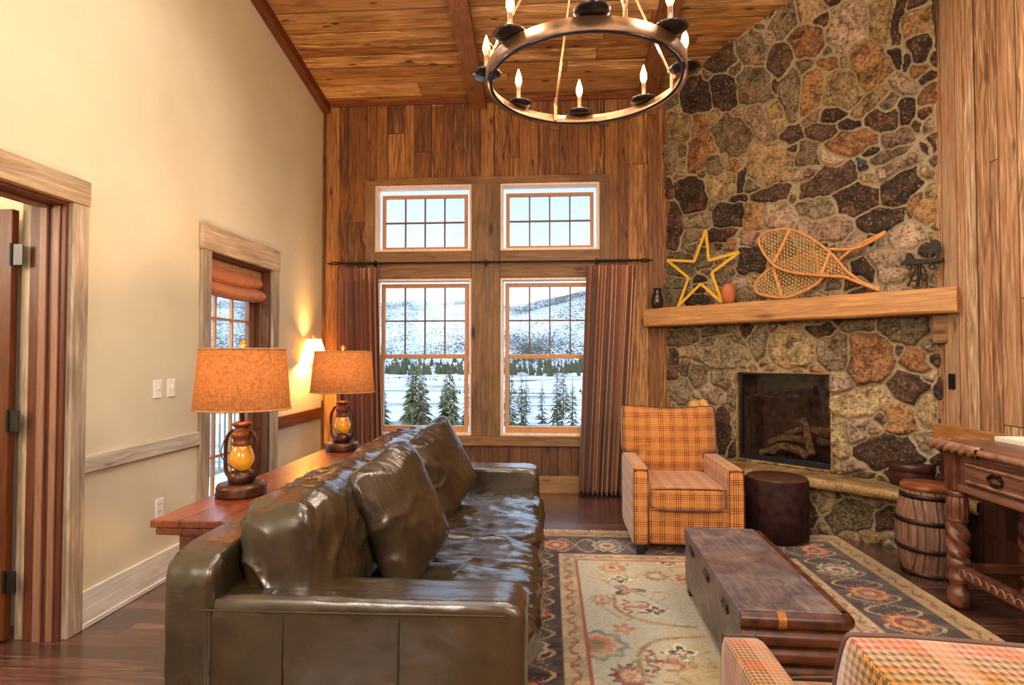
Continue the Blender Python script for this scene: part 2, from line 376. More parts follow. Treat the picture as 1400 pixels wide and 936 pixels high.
# back windows
def window(n, x0, x1, z0, z1, rows, split):
    r = sroot('window_%d' % n, (x0, BY, z0)); d = .15
    mb = MB(); t = .028
    for b in ((x0, x0+t, BY+.0, BY+d, z0, z1), (x1-t, x1, BY, BY+d, z0, z1), (x0+t, x1-t, BY, BY+d, z1-t, z1), (x0+t, x1-t, BY, BY+d, z0, z0+t)): mb.box(*b)
    mb.build('window_reveal', M_REVEAL, r, bevel=.003)
    def sash(sx0, sx1, sz0, sz1, y, cols, rws, f=.05, fb=None):
        mb = MB(); fb = fb or f
        for b in ((sx0, sx0+f, y, y+.04, sz0, sz1), (sx1-f, sx1, y, y+.04, sz0, sz1), (sx0+f, sx1-f, y, y+.04, sz1-f, sz1), (sx0+f, sx1-f, y, y+.04, sz0, sz0+fb)): mb.box(*b)
        s = mb.build('sash', M_SASH, r, bevel=.004)
        gx0, gx1, gz0, gz1 = sx0+f, sx1-f, sz0+fb, sz1-f
        MB().box(gx0, gx1, y+.018, y+.022, gz0, gz1).build('pane', M_GLASS, s)
        if cols > 1:
            mb = MB()
            for i in range(1, cols): xx = gx0+(gx1-gx0)*i/cols; mb.box(xx-.008, xx+.008, y+.008, y+.032, gz0, gz1)
            for j in range(1, rws): zz = gz0+(gz1-gz0)*j/rws; mb.box(gx0, gx1, y+.009, y+.031, zz-.009, zz+.009)
            mb.build('muntin', M_MUNT, s)
    a0, a1, c0, c1 = x0+t, x1-t, z0+t, z1-t
    if not split: sash(a0+.03, a1-.03, c0, c1-.06, BY+.09, 4, 2, .04)
    else:
        mid = split; sash(a0+.02, a1-.02, mid-.02, c1-.02, BY+.10, 4, 2, .045); sash(a0+.02, a1-.02, c0+.0, mid+.02, BY+.055, 1, 1, .045, .07)
window(1, *holes[0], 2, None); window(2, *holes[1], 2, None); window(3, *holes[2], 2, 1.5); window(4, *holes[3], 2, 1.5)

# left door opening, patio door, rails
def tl(n, m, b): struct(bx('trim_%d' % n, m, b, bevel=.005))
tl(15, M_GREYV, (LW, LW+.03, 2.886, 2.988, 0, 2.33)); tl(16, M_GREYV, (LW, LW+.03, 1.85, 1.95, 0, 2.33))
tl(17, M_GREYH, (LW, LW+.035, 1.83, 2.992, 2.33, 2.468))
dr = sroot('door_1', (LW, 2.886, 0))
mb = MB(); yj = 2.886
mb.box(LW-.2, LW, yj-.02, yj, 0, 2.33); mb.box(LW-.2, LW, 1.95, 1.97, 0, 2.33); mb.box(LW-.2, LW, 1.97, yj-.02, 2.31, 2.33)
mb.build('door_jamb', M_JAMB, dr, bevel=.003)
mb = MB(); mb.box(LW-.135, LW-.095, yj-.035, yj-.02, 0, 2.31); mb.box(LW-.065, LW-.03, yj-.03, yj-.02, 0, 2.31); mb.box(LW-.135, LW-.095, 1.97, yj-.035, 2.295, 2.31)
mb.build('door_stop', M_JAMB2, dr, bevel=.003)
MB().box(LW-.255, LW-.2, yj-.012, yj+.10, 0, 2.33).build('hinge_casing', M_GREYV, dr, bevel=.003)
sl = MB().box(LW-1.17, LW-.27, yj-.055, yj-.015, .012, 2.285).build('door_slab', M_DOOR, dr, bevel=.003)
for z in (.32, 1.16, 2.04):
    mb = MB().box(LW-.272, LW-.205, yj-.06, yj-.056, z-.055, z+.055); mb.lathe([(.008, -.06), (.008, .06)], (LW-.268, yj-.062, z), 10)
    mb.build('hinge', M_BLACKP, sl)
# the hall beyond the door
M_HALL = plaster('hall_plaster', (226,214,190), (232,222,200))
struct(MB().box(-5.0, LW-.2, 3.02, 3.1, 0, 2.7).build('wall_hall_back', M_HALL)); struct(MB().box(-5.1, -5.0, .5, 3.1, 0, 2.7).build('wall_hall_side', M_HALL))
struct(MB().box(-5.1, LW-.2, .4, .5, 0, 2.7).build('wall_hall_front', M_HALL)); struct(MB().box(-5.1, LW-.2, .4, 3.1, 2.7, 2.78).build('ceiling_hall', M_HALL))
struct(MB().box(-5.1, LW-.2, .4, 3.1, -.12, 0).build('floor_hall', M_FLOOR))
# chair rail + baseboard, left wall
tl(20, M_RAIL, (LW, LW+.025, 2.99, 4.03, .853, .948)); tl(21, M_EDGE, (LW, LW+.025, 5.226, BY-.03, .815, .93))
struct(bx('baseboard_left', M_BASEW, (LW, LW+.022, 2.99, 4.03, .03, .205))); tl(22, M_BASEW, (LW, LW+.03, 2.99, 4.03, 0, .03))
struct(bx('baseboard_left_far', M_TRIMX, (LW, LW+.022, 5.226, BY-.03, 0, .19)))
# patio door
tl(23, M_GREYV, (LW, LW+.03, 4.032, 4.143, 0, 2.30)); tl(24, M_GREYV, (LW, LW+.03, 5.114, 5.225, 0, 2.30)); tl(25, M_GREYH, (LW, LW+.035, 4.02, 5.235, 2.30, 2.50))
pd = sroot('door_2', (LW, PO[0], 0))
mb = MB(); a, b = PO[0], PO[1]
mb.box(LW-.2, LW, a, a+.02, .06, 2.3); mb.box(LW-.2, LW, b-.02, b, .06, 2.3); mb.box(LW-.2, LW, a+.02, b-.02, 2.28, 2.3); mb.box(LW-.2, LW, a, b, .04, .06)
mb.build('door_jamb', M_WREV, pd, bevel=.003)
mb = MB(); X = LW-.19; a += .02; b -= .02
mb.box(X, X+.045, a, a+.09, .06, 2.28); mb.box(X, X+.045, b-.09, b, .06, 2.28); mb.box(X, X+.045, a+.09, b-.09, 2.19, 2.28); mb.box(X, X+.045, a+.09, b-.09, .06, .30)
ds = mb.build('sash', M_JAMB2, pd, bevel=.004)
MB().box(X+.02, X+.024, a+.09, b-.09, .30, 2.19).build('pane', M_GLASS, ds)
mb = MB()
for i in (1, 2): yy = a+.09+(b-a-.18)*i/3; mb.box(X+.01, X+.035, yy-.011, yy+.011, .3, 2.19)
for j in range(1, 5): zz = .3+1.89*j/5; mb.box(X+.011, X+.034, a+.09, b-.09, zz-.011, zz+.011)
mb.build('muntin', M_SASH, ds)
# switches, outlets
def plate(y, z, kind):
    o = bx('light_switch' if kind == 's' else 'power_outlet', M_WHITE, (LW, LW+.008, y-.037, y+.037, z-.06, z+.06), bevel=.003, loc=(LW, y, z))
    if kind == 's': MB().box(LW+.008, LW+.018, y-.006, y+.006, z-.004, z+.022).build('toggle', M_WHITE, o, bevel=.002)
    else:
        mb = MB()
        for dz in (-.024, .024): mb.box(LW+.008, LW+.0095, y-.013, y-.009, z+dz-.006, z+dz+.006); mb.box(LW+.008, LW+.0095, y+.009, y+.013, z+dz-.006, z+dz+.006)
        mb.build('slots', M_BLACKP, o)
    return o
tag(plate(3.595, 1.285, 's'), 'white toggle switch plate on cream wall, the left one nearer the doorway', 'light switch', 'switches on the left wall')
tag(plate(3.73, 1.285, 's'), 'white toggle switch plate on cream wall, the right one nearer the lamp', 'light switch', 'switches on the left wall')
tag(plate(3.63, .50, 'o'), 'white power outlet low on the cream wall above the console end', 'outlet')
o = bx('wall_switch', M_BLACKP, (RW-.008, RW, 4.42, 4.49, 1.255, 1.37), bevel=.002, loc=(RW, 4.455, 1.31))
MB().box(RW-.016, RW-.008, 4.447, 4.463, 1.29, 1.335).build('toggle', M_IRON, o, bevel=.002); tag(o, 'black switch plate on the light plank wall right of the fireplace', 'light switch')

# ------------------------------------------------------------------ outside
def snow_mat():
    t = NT('snow_ground'); o = t.obj(); a = t.noise(o, .05, 5, .6); b = t.noise(t.n('ShaderNodeMapping', {0: o, 3: (.25, 1.2, 1)}).outputs[0], .22, 4, .6)
    c = t.ramp(b, [(.42, (150,154,162)), (.50, (110,104,96)), (.56, (54,50,42))]); t.bsdf(base=t.mix(t.rng(a, .35, .7), c, lin((164,168,176))), rough=.9, spec=.1); return t.m
def hill_mat():
    t = NT('hill_forest'); o = t.obj(); a = t.noise(o, .018, 5, .6, .5); b = t.noise(t.n('ShaderNodeMapping', {0: o, 3: (1, 1, .5)}).outputs[0], .8, 4, .75)
    f = t.M('ADD', t.M('MULTIPLY', a, .75), t.M('MULTIPLY', b, 1.25))
    t.bsdf(base=t.ramp(f, [(.90, (44,50,46)), (1.0, (70,68,58)), (1.06, (92,88,78)), (1.12, (150,154,162))]), rough=1., spec=0.); return t.m
GZ = -6.
n = 90; xs = np.linspace(-420, 420, n); ys = np.concatenate([np.linspace(8, 120, 50), np.linspace(126, 420, 40)])
vs = []; 
for y in ys:
    for x in xs:
        z = GZ+noise.noise(Vector((x*.03, y*.03, 0)))*1.0+1.6*math.exp(-(((x+16)/12)**2+((y-30)/9)**2))
        vs.append((x, y, z))
fs = [(j*n+i, j*n+i+1, (j+1)*n+i+1, (j+1)*n+i) for j in range(len(ys)-1) for i in range(n-1)]
struct(MB().add(vs, fs, True).build('snowy_ground', snow_mat()))
struct(MB().box(-60, 60, -20, 8, -8, -6.2).build('snowy_ground_near', plain('snow_plain', (245,244,242), .9)))
struct(MB().box(-420, -3.4, -30, 8, -4.2, -4).build('snow_slope', snow_mat()))
vs = []; nx, ny = 200, 50
for j in range(ny):
    for i in range(nx):
        x = -600+1200*i/(nx-1); t = j/(ny-1); y = 255+260*t
        ridge = 45+16*noise.noise(Vector((x*.006, 3.1, 0)))+8*noise.noise(Vector((x*.02, 9., 0)))+14*math.exp(-((x-45)/40)**2)+6*math.exp(-((x+60)/60)**2)
        z = GZ-1+ (ridge+6)*(math.sin(min(t*1.15, 1)*PI/2)**1.3)+5*noise.noise(Vector((x*.02, y*.02, 5)))*min(1, t*3)
        vs.append((x, y, z))
fs = [(j*nx+i, j*nx+i+1, (j+1)*nx+i+1, (j+1)*nx+i) for j in range(ny-1) for i in range(nx-1)]
struct(MB().add(vs, fs, True).build('mountain_ridge', hill_mat()))
M_PINE = plain('pine_green', (64,66,46), .9, 0, .1, .3, 3, 0); M_PINE2 = plain('pine_pale', (84,80,50), .9, 0, .1, .3, 3, 0); M_TRUNK = plain('pine_trunk', (104,84,66), .9)
def pine_mesh(h, r, seed, sparse=1.):
    rr = random.Random(seed); mb = MB()
    for k in range(int(34*h/5)):
        f = (k+.5)/int(34*h/5); z = h*(.08+.9*f); L = r*(1-f)**.8*rr.uniform(.65, 1.15)+.08
        for a in range(5):
            if rr.random() > sparse: continue
            th = rr.uniform(0, 2*PI); d = Vector((math.cos(th), math.sin(th), 0)); s = Vector((-d.y, d.x, 0))*L*.16
            p = Vector((0, 0, z)); q = p+d*L+Vector((0, 0, -L*.28)); m = p+d*L*.55+Vector((0, 0, -.02))
            mb.add([p+s*.3, m+s, q, m-s, p-s*.3, m+Vector((0, 0, L*.1))], [(0, 1, 5), (1, 2, 5), (2, 3, 5), (3, 4, 5)])
    return mb
pr = random.Random(3)
spots = [(-19.2,62,5.6),(-17.6,59,5.2),(-14.2,60,7.2),(-12.6,56,6.0),(-10.2,58,6.6),(-11.4,62,5.4),(-15.8,64,6.0),(-8.4,60,5.2),(-22.,66,5.4),
         (-5.6,54,5.4),(-4.2,60,7.),(-2.8,57,5.6),(-.8,62,4.8),(.8,58,6.2),(2.4,60,5.2),(3.8,56,5.8),(5.2,62,5.0),(-6.9,66,4.6),(1.7,70,6.4),(-3.,74,4.8)]
words = ['tallest', 'slim', 'bushy', 'short', 'ragged']
for i, (x, y, h) in enumerate(spots):
    side = 'left' if x < -7.5 else 'right'
    nm = sorted([s for s in spots if (s[0] < -7.5) == (x < -7.5)], key=lambda s: s[0]).index((x, y, h))+1
    ordn = ['first','second','third','fourth','fifth','sixth','seventh','eighth','ninth','tenth','eleventh','twelfth'][nm-1]
    o = thing('pine_tree', 'pale green pine on the snow, %s from the left through the %s lower window' % (ordn, side), 'tree', (x, y, GZ-.2), 'pines on the snow outside')
    h *= 1.12; mb = pine_mesh(h, h*.22 if x < -7.5 else h*.17, i, 1. if x < -7.5 else .7); mb.build('foliage', M_PINE if i % 2 else M_PINE2, o, loc=(0, 0, 0))
    MB().tube([(0, 0, 0), (0, 0, h*.95)], [.09, .015], 6).build('trunk', M_TRUNK, o, loc=(0, 0, 0))
mb = MB(); fr = random.Random(8)
for k in range(1500):
    y = fr.choice([fr.uniform(112, 122), fr.uniform(168, 190), fr.uniform(225, 300), fr.uniform(240, 300)]); x = fr.uniform(-.55, .3)*y; h = fr.uniform(.6, 1.5)*(1 if y < 210 else 4.)
    if y < 210 and noise.noise(Vector((x*.05, y*.06, 2))) < .08: continue
    z0 = GZ-.5+(0 if y < 255 else (y-255)*.12)
    mb.lathe([(h*.28, 0), (h*.16, h*.5), (.01, h)], (x, y, z0), 5, caps=False)
o = mb.build('distant_forest', M_PINE); o['kind'] = 'stuff'; tag(o, 'bands of small dark trees far off across the snowfield', 'forest')
# deck railing outside the patio door
M_DECKR = plain('deck_rail_metal', (120,108,100), .6); dk = thing('deck_railing', 'dark deck railing with thin balusters seen through the left glass door', 'railing', (-4.6, 6, -.3))
mb = MB(); mb.box(-4.63, -4.55, 6.6, 10, .78, .84); mb.box(-4.62, -4.56, 6.6, 10, -.12, -.07); mb.build('handrail', M_DECKR, dk)
for i in range(24): MB().box(-4.6, -4.58, 6.8+i*.125, 6.82+i*.125, -.07, .78).build('baluster', M_DECKR, dk)
struct(MB().box(-4.7, LW-.22, 3.15, 12, -.4, -.3).build('deck_floor', plain('deck_snow', (240,238,234), .9)))

# ------------------------------------------------------------------ fireplace
S2 = math.sqrt(2)
D0 = 7.6
PALS = {'D': [(74,54,42),(90,68,52),(62,48,40)], 'G': [(126,108,82),(140,124,96),(112,98,74)], 'T': [(176,148,104),(162,136,94),(190,164,120)],
        'R': [(168,126,82),(178,138,94),(152,108,70)], 'P': [(164,138,114),(178,152,126),(150,122,100)], 'L': [(190,176,148)], 'B': [(84,84,92)]}
UP1 = [(770,15,65,30,0,'D'),(925,15,60,25,0,'G'),(850,85,65,45,-20,'T'),(725,150,75,42,-50,'G'),(690,110,45,14,-60,'D'),(640,110,50,30,-30,'G'),(965,60,50,25,10,'D'),(1020,20,60,30,0,'T'),
 (1140,30,50,25,-20,'L'),(1180,120,60,90,0,'T'),(1240,130,32,100,10,'D'),(1010,160,120,75,-60,'P'),(820,240,75,60,-20,'R'),(680,320,60,65,0,'D'),(525,190,45,35,0,'G'),(405,290,85,68,-30,'D'),
 (570,265,70,75,-30,'G'),(265,340,32,28,0,'G'),(260,465,80,90,0,'D'),(405,460,65,80,0,'D'),(555,430,80,85,0,'G'),(715,450,48,120,10,'G'),(640,430,22,30,0,'D'),(810,450,100,58,-65,'R'),
 (950,430,85,80,0,'T'),(1090,320,90,85,-30,'R'),(1215,290,25,42,0,'D'),(1270,300,20,50,0,'D'),(1070,510,90,28,-35,'T'),(1240,410,58,42,-20,'P'),(1150,575,80,55,0,'D'),(905,550,55,35,-20,'D'),
 (975,585,50,28,0,'D'),(120,490,48,42,0,'G'),(170,610,75,60,20,'T'),(95,650,38,60,0,'G'),(262,680,52,150,12,'R'),(430,650,85,100,15,'G'),(640,570,50,60,0,'T'),(565,610,95,48,55,'P'),
 (712,645,52,38,-20,'D'),(850,640,70,48,-10,'D'),(1000,680,130,52,-15,'R'),(690,712,55,20,0,'D'),(1255,535,40,62,0,'D'),(1220,650,90,48,-15,'P'),(1310,610,20,40,0,'D'),(350,565,40,30,-30,'T'),
 (470,545,40,22,-20,'P'),(480,350,28,18,0,'G'),(340,380,22,22,0,'G'),
 (700,-60,80,40,0,'G'),(860,-60,70,40,0,'D'),(1000,-50,60,40,0,'R'),(1130,-50,60,40,0,'T'),(1240,-40,50,45,0,'D'),(780,-140,70,40,0,'T'),(930,-150,70,50,0,'G'),(1080,-150,70,50,0,'D'),(1220,-140,60,50,0,'P')]
UP2 = [(120,110,48,100,0,'G'),(340,170,32,58,0,'G'),(600,150,110,105,0,'T'),(785,110,50,65,0,'G'),(770,200,48,38,0,'P'),(880,125,60,36,20,'P'),(1050,170,35,32,0,'B'),(1160,120,100,28,-20,'G'),
 (1220,155,100,32,-28,'P'),(105,270,35,60,0,'D'),(228,310,75,90,-10,'D'),(370,260,75,60,0,'T'),(460,240,22,60,0,'D'),(450,315,45,18,0,'D'),(620,295,115,32,-12,'D'),(715,290,18,28,0,'R'),
 (880,240,135,58,-22,'D'),(1010,325,95,75,-20,'D'),(1230,270,105,70,-35,'D'),(820,370,92,50,-8,'G'),(1145,415,112,55,-12,'D'),(1295,350,85,22,-65,'R'),(130,440,55,110,0,'D'),(250,430,70,50,-20,'G'),
 (405,400,65,50,0,'D'),(530,415,50,75,0,'R'),(645,410,78,75,0,'P'),(225,500,60,36,-30,'G'),(370,492,70,32,-10,'D'),(890,470,110,58,-15,'P'),(500,505,60,36,-10,'P'),(1250,505,72,70,0,'P'),
 (520,610,80,62,0,'D'),(165,640,70,60,0,'G'),(290,600,50,50,0,'G'),(400,610,56,36,0,'P'),(690,560,55,50,0,'D'),(765,590,45,30,0,'R'),(1060,660,80,50,20,'D'),(1190,640,110,90,0,'P'),
 (150,720,70,36,0,'G'),(380,690,50,45,0,'G'),(900,735,60,36,0,'G'),(995,730,55,36,-10,'D'),(650,690,62,48,0,'D'),(820,700,70,50,0,'P'),(730,540,30,30,0,'G'),(990,560,70,40,-25,'P')]
LO = [(155,140,75,45,0,'G'),(285,120,62,24,-10,'G'),(105,285,28,80,0,'D'),(172,220,40,20,0,'T'),(165,285,30,36,0,'G'),(345,220,135,76,5,'G'),(440,165,95,18,60,'P'),(515,175,45,80,0,'G'),(660,200,110,98,0,'T'),
 (805,105,66,38,0,'D'),(870,210,80,80,-20,'G'),(990,90,75,36,0,'G'),(1050,240,108,112,0,'R'),(1210,110,125,75,5,'G'),(1265,260,75,55,0,'R'),(1225,375,100,85,50,'D'),(900,368,50,46,0,'P'),(1000,460,145,66,-15,'T'),
 (1195,535,80,62,50,'R'),(985,590,58,58,0,'P'),(1062,580,30,26,0,'P'),(905,615,42,100,0,'T'),(1140,690,175,80,0,'D'),(970,750,60,30,0,'P'),(230,325,45,60,0,'G'),(330,340,50,50,0,'G'),(140,400,55,60,0,'G'),
 (295,410,50,50,0,'P'),(345,440,28,28,0,'P'),(340,590,38,110,0,'D'),(480,283,40,22,50,'R'),(580,290,50,12,0,'T'),(230,520,60,70,0,'G'),(130,560,60,80,0,'P'),(240,660,70,60,0,'D'),(110,700,70,50,0,'G'),(1300,480,40,70,0,'T'),(1290,660,50,60,0,'G'),
 (60,-40,80,40,0,'G'),(230,-30,80,30,0,'D'),(450,-40,90,40,0,'G'),(640,-40,80,40,0,'P'),(830,-50,80,40,0,'G'),(1020,-60,80,40,0,'D'),(1200,-60,80,40,0,'P')]
HB = [(300,370,95,110,0,'D'),(640,380,190,130,0,'G'),(1000,400,150,100,0,'D'),(840,555,120,36,12,'T'),(1095,590,60,36,0,'T'),(470,300,60,60,0,'T'),(100,380,110,110,0,'G'),(-150,330,110,120,0,'D'),(-400,320,120,110,0,'T'),(1300,420,90,110,0,'G'),(360,520,100,30,8,'G'),(1500,420,100,100,0,'P')]
def stone_mat():
    t = NT('field_stone'); at_ = t.n('ShaderNodeAttribute', attribute_name='col'); c = at_.outputs['Color']; isst = at_.outputs['Alpha']; o = t.obj()
    a = t.noise(o, 9, 6, .75, .6); b = t.noise(o, 42, 5, .75); v = t.n('ShaderNodeTexVoronoi', {'Vector': o, 'Scale': 38.}).outputs[0]
    rs = t.noise(o, 6, 3, .6)
    s = t.mix(t.M('MULTIPLY', t.rng(rs, .54, .7), .35), c, lin((176,116,70)))
    s = t.mix(t.rng(a, .52, .36), s, t.mix(1., s, (.28, .24, .22, 1), 'MULTIPLY'))
    s = t.mix(t.M('MULTIPLY', t.rng(a, .52, .70), .7), s, t.mix(1., s, (1.7, 1.6, 1.45, 1), 'MULTIPLY'))
    s = t.mix(t.M('MULTIPLY', t.rng(b, .50, .36), .85), s, lin((40,28,24)))
    s = t.mix(t.M('MULTIPLY', t.rng(b, .56, .72), .6), s, lin((206,190,158)))
    m = t.mix(t.rng(b, .35, .7), lin((150,132,100)), lin((182,166,134)))
    t.bsdf(base=t.mix(t.rng(isst, .45, .6), m, s), rough=.8, spec=.25, normal=t.bump(t.M('ADD', t.M('MULTIPLY', a, .8), t.M('MULTIPLY', b, .7)), .9, .02)); return t.m
M_STONE = stone_mat()
def stone_panel(name, parent, D, xa, xb, z0, z1f, groups, res, hole=None, flare=None, seed=1, rnd=(.16, .12)):
    ua, ub = 0., (xb-xa)*S2
    def uz(px, py):
        p = atD(px, py, D); return np.array([(p.x-xa)*S2, p.z])
    seeds = []
    for (ox, oy, sc, lst) in groups:
        for (x, y, rx, ry, ang, code) in lst:
            px, py = ox+x/sc, oy+y/sc; c = uz(px, py)
            J = np.stack([(uz(px+1, py)-c), (uz(px, py+1)-c)], 1); th = math.radians(ang)
            R = np.array([[math.cos(th), -math.sin(th)], [math.sin(th), math.cos(th)]]); A = R @ np.diag([rx/sc, ry/sc])
            seeds.append((c, J @ A, code))
    rr = np.random.RandomState(seed)
    z1max = z1f(ub) if callable(z1f) else z1f
    for _ in range(5000):                      # small filler stones in the gaps
        c = np.array([rr.uniform(ua-.1, ub+.1), rr.uniform(z0, z1max)]); ok = True
        sz = rr.uniform(.03, .085)
        for (s, A, _c) in seeds:
            if abs(s[0]-c[0]) > .8 or abs(s[1]-c[1]) > .8: continue
            q = np.linalg.solve(A, c-s); rad = math.sqrt(abs(np.linalg.det(A)))
            if (np.linalg.norm(q)-1)*rad < sz*.85: ok = False; break
        if ok:
            th = rr.uniform(0, PI); a = sz*rr.uniform(1., 1.6)
            A = np.array([[math.cos(th), -math.sin(th)], [math.sin(th), math.cos(th)]]) @ np.diag([a, sz]); seeds.append((c, A, rr.choice(list('DGTRP'))))
    nu = int((ub-ua)/res)+1; nz = int((z1max-z0)/res)+1
    U, Z = np.meshgrid(np.linspace(ua, ub, nu), np.linspace(z0, z1max, nz)); Uf, Zf = U.ravel(), Z.ravel()
    wx = np.array([noise.noise(Vector((u*4, z*4, seed)))*.035+noise.noise(Vector((u*13, z*13, seed)))*.016 for u, z in zip(Uf, Zf)])
    wz = np.array([noise.noise(Vector((u*4, z*4, seed+9)))*.035+noise.noise(Vector((u*13, z*13, seed+5)))*.016 for u, z in zip(Uf, Zf)])
    P = np.stack([Uf+wx, Zf+wz]); N = P.shape[1]
    d1 = np.full(N, 9.); d2 = np.full(N, 9.); i1 = np.zeros(N, int); n1 = np.full(N, 9.); s1 = np.zeros((2, N))
    for k, (c, A, code) in enumerate(seeds):
        q = np.linalg.solve(A, P-c[:, None]); rad = math.sqrt(abs(np.linalg.det(A))); e = 3.
        nn = (np.abs(q[0])**e+np.abs(q[1])**e)**(1/e); d = (nn-1)*rad
        m = d < d1; d2 = np.where(m, d1, np.minimum(d2, d)); d1 = np.where(m, d, d1); i1 = np.where(m, k, i1); n1 = np.where(m, nn, n1)
        s1 = np.where(m[None], P-c[:, None], s1)
    e = (d2-d1)*.5
    e = np.minimum(e, (.05-d1)*1.0)
    st = np.clip((e-.006)/.006, 0, 1)
    hh = rr.uniform(.026, .06, len(seeds)); tx = rr.uniform(-.10, .10, len(seeds)); tz = rr.uniform(-.12, .10, len(seeds))
    rise = np.clip((e-.006)/.022, 0, 1)**.55
    rough = np.array([noise.noise(Vector((u*9, z*9, 4.)))*.018+abs(noise.noise(Vector((u*20, z*20, 2.))))*.020+noise.noise(Vector((u*45, z*45, 7.)))*.007 for u, z in zip(Uf, Zf)])
    H = rise*(hh[i1]+tx[i1]*s1[0]+tz[i1]*s1[1]+rough)+.004*(1-rise)
    colr = np.zeros((len(seeds), 3))
    for k, (_, _, code) in enumerate(seeds):
        p = PALS[code]; c = np.array(lin(p[rr.randint(len(p))])[:3]); colr[k] = c*rr.uniform(.85, 1.15)
    vc = np.concatenate([colr[i1], st[:, None]], 1)
    fl = flare(Uf, Zf) if flare else 0.
    O = H+fl-.02
    X = xa+Uf/S2; Y = D-X; X2 = X-O/S2; Y2 = Y-O/S2
    top = z1f(Uf) if callable(z1f) else None
    Zo = Zf.copy()
    vs = np.stack([X2, Y2, Zo], 1)
    keep = np.ones((nz-1, nu-1), bool)
    if hole:
        um = (U[:-1, :-1]+U[1:, 1:])/2; zm = (Z[:-1, :-1]+Z[1:, 1:])/2
        keep &= ~((um > hole[0]) & (um < hole[1]) & (zm > hole[2]) & (zm < hole[3]))
    idx = np.arange(nu*nz).reshape(nz, nu); a, b, c, d = idx[:-1, :-1][keep], idx[:-1, 1:][keep], idx[1:, 1:][keep], idx[1:, :-1][keep]
    mb = MB(); mb.add(vs.tolist(), np.stack([a, b, c, d], 1).tolist(), True)
    return mb.build(name, M_STONE, parent, vcol=vc)
fp = thing('fireplace', 'corner fireplace of rough brown fieldstone with a glass-fronted firebox', 'fireplace', (2.1, 5.4, 0))
XA = 1.27
def flare(u, z): return np.clip((z-3.5)/1.1, 0, 1)**1.5*np.clip(u/1.1, 0, 1)*.30
hu0, hu1 = (1.849-XA)*S2, (2.455-XA)*S2
stone_panel('stone_face', fp, D0, XA, RW+.02, .40, 4.98, [(880, 0, 3.5, UP1), (880, 180, 3.5, UP2), (890, 420, 3.5, LO)], .012, hole=(hu0, hu1, .507, 1.345), flare=flare)
stone_panel('hearth_base', fp, 7.36, 1.05, RW+.02, 0, .42, [(1050, 640, 5.83, HB)], .014, seed=4)
def DP(u, z, off=0., D=D0, xa=XA):
    """point in the fireplace frame: u along it, off towards the room"""
    x = xa+u/S2; return Vector((x-off/S2, D-x-off/S2, z))
def dbox(mb, u0, u1, o0, o1, z0, z1, D=D0, xa=XA):
    vs = [DP(u, z, o, D, xa) for z in (z0, z1) for (u, o) in ((u0, o1), (u1, o1), (u1, o0), (u0, o0))]
    return mb.add(vs, [(0,3,2,1),(4,5,6,7),(0,1,5,4),(1,2,6,5),(2,3,7,6),(3,0,4,7)])
def slab_mat():
    t = NT('hearth_slab_stone'); o = t.obj(); a = t.noise(o, 7, 6, .7, .4); b = t.noise(o, 50, 4, .7)
    t.bsdf(base=t.mix(t.M('MULTIPLY', t.rng(b, .4, .6, 1., 0.), .5), t.ramp(a, [(.35, (112,82,48)), (.5, (162,126,78)), (.68, (196,168,116))]), lin((84,62,40))), rough=.6, spec=.4, normal=t.bump(t.M('ADD', a, b), .6, .015)); return t.m
M_SLAB = slab_mat()
# hearth slab with a chipped front edge
mb = MB(); nu = 90; prof = [(-.02, .485), (0, .484), (0.012, .47), (.016, .45), (.012, .43), (0, .408), (-.02, .403)]
ring = []
for i in range(nu+1):
    u = -.2+2.95*i/nu
    for k, (o_, z) in enumerate(prof):
        j = noise.noise(Vector((u*5, z*9, 1)))*.022+noise.noise(Vector((u*17, z*30, 3)))*.012
        ring.append(DP(u, z+(noise.noise(Vector((u*6, 0, 8)))*.005 if 0 < k < 6 else 0), o_+(j if 0 < k < 6 else j*.6), D=7.1, xa=1.0))
K = len(prof)
mb.add(ring, [(i*K+k, (i+1)*K+k, (i+1)*K+k+1, i*K+k+1) for i in range(nu) for k in range(K-1)], True)
mb2 = MB(); back = [Vector((.9, 6.28, 0)), Vector((2.98, 4.22, 0))]
A_, B_ = DP(-.2, .485, -.02, 7.1, 1.0), DP(2.75, .485, -.02, 7.1, 1.0); n_ = Vector((1, 1, 0))/S2*.6
for (z, fl_) in ((.485, False), (.403, True)):
    q = [Vector((A_.x, A_.y, z)), Vector((B_.x, B_.y, z)), Vector((B_.x, B_.y, z))+n_, Vector((A_.x, A_.y, z))+n_]; mb.add(q[::-1] if fl_ else q, [(0, 1, 2, 3)])
mb.build('hearth_slab', M_SLAB, fp)
# stone reveal, firebox
mb = MB(); g = .001
for (a, b, c, d) in ((hu0-.10, hu0+.0, .507, 1.40),):
    dbox(mb, hu0-.012, hu0+.006, -.12, .02, .50, 1.35)
dbox(mb, hu1-.006, hu1+.012, -.12, .02, .50, 1.35); dbox(mb, hu0, hu1, -.12, .02, 1.342, 1.356); dbox(mb, hu0, hu1, -.12, .02, .492, .507)
mb.build('opening_reveal', M_SLAB, fp, bevel=.003)
fbx = MB(); f = .028
dbox(fbx, hu0+.006, hu0+.006+f, -.06, -.02, .507, 1.342); dbox(fbx, hu1-.006-f*.4, hu1-.006, -.06, -.02, .507, 1.342); dbox(fbx, hu0+f, hu1-f*.4, -.06, -.02, 1.322, 1.342); dbox(fbx, hu0+f, hu1-f*.4, -.06, -.015, .507, .555)
fb = fbx.build('firebox', plain('firebox_frame', (44,46,50), .35, .5), fp, bevel=.003)
mb = MB(); ua, ub = hu0+.03, hu1-.015
dbox(mb, ua, ub, -.047, -.043, .555, 1.322); mb.build('glass_front', M_FGLASS, fb)
M_SOOT = plain('sooty_lining', (120,90,74), .8, 0, .2, .3, 14, .4)
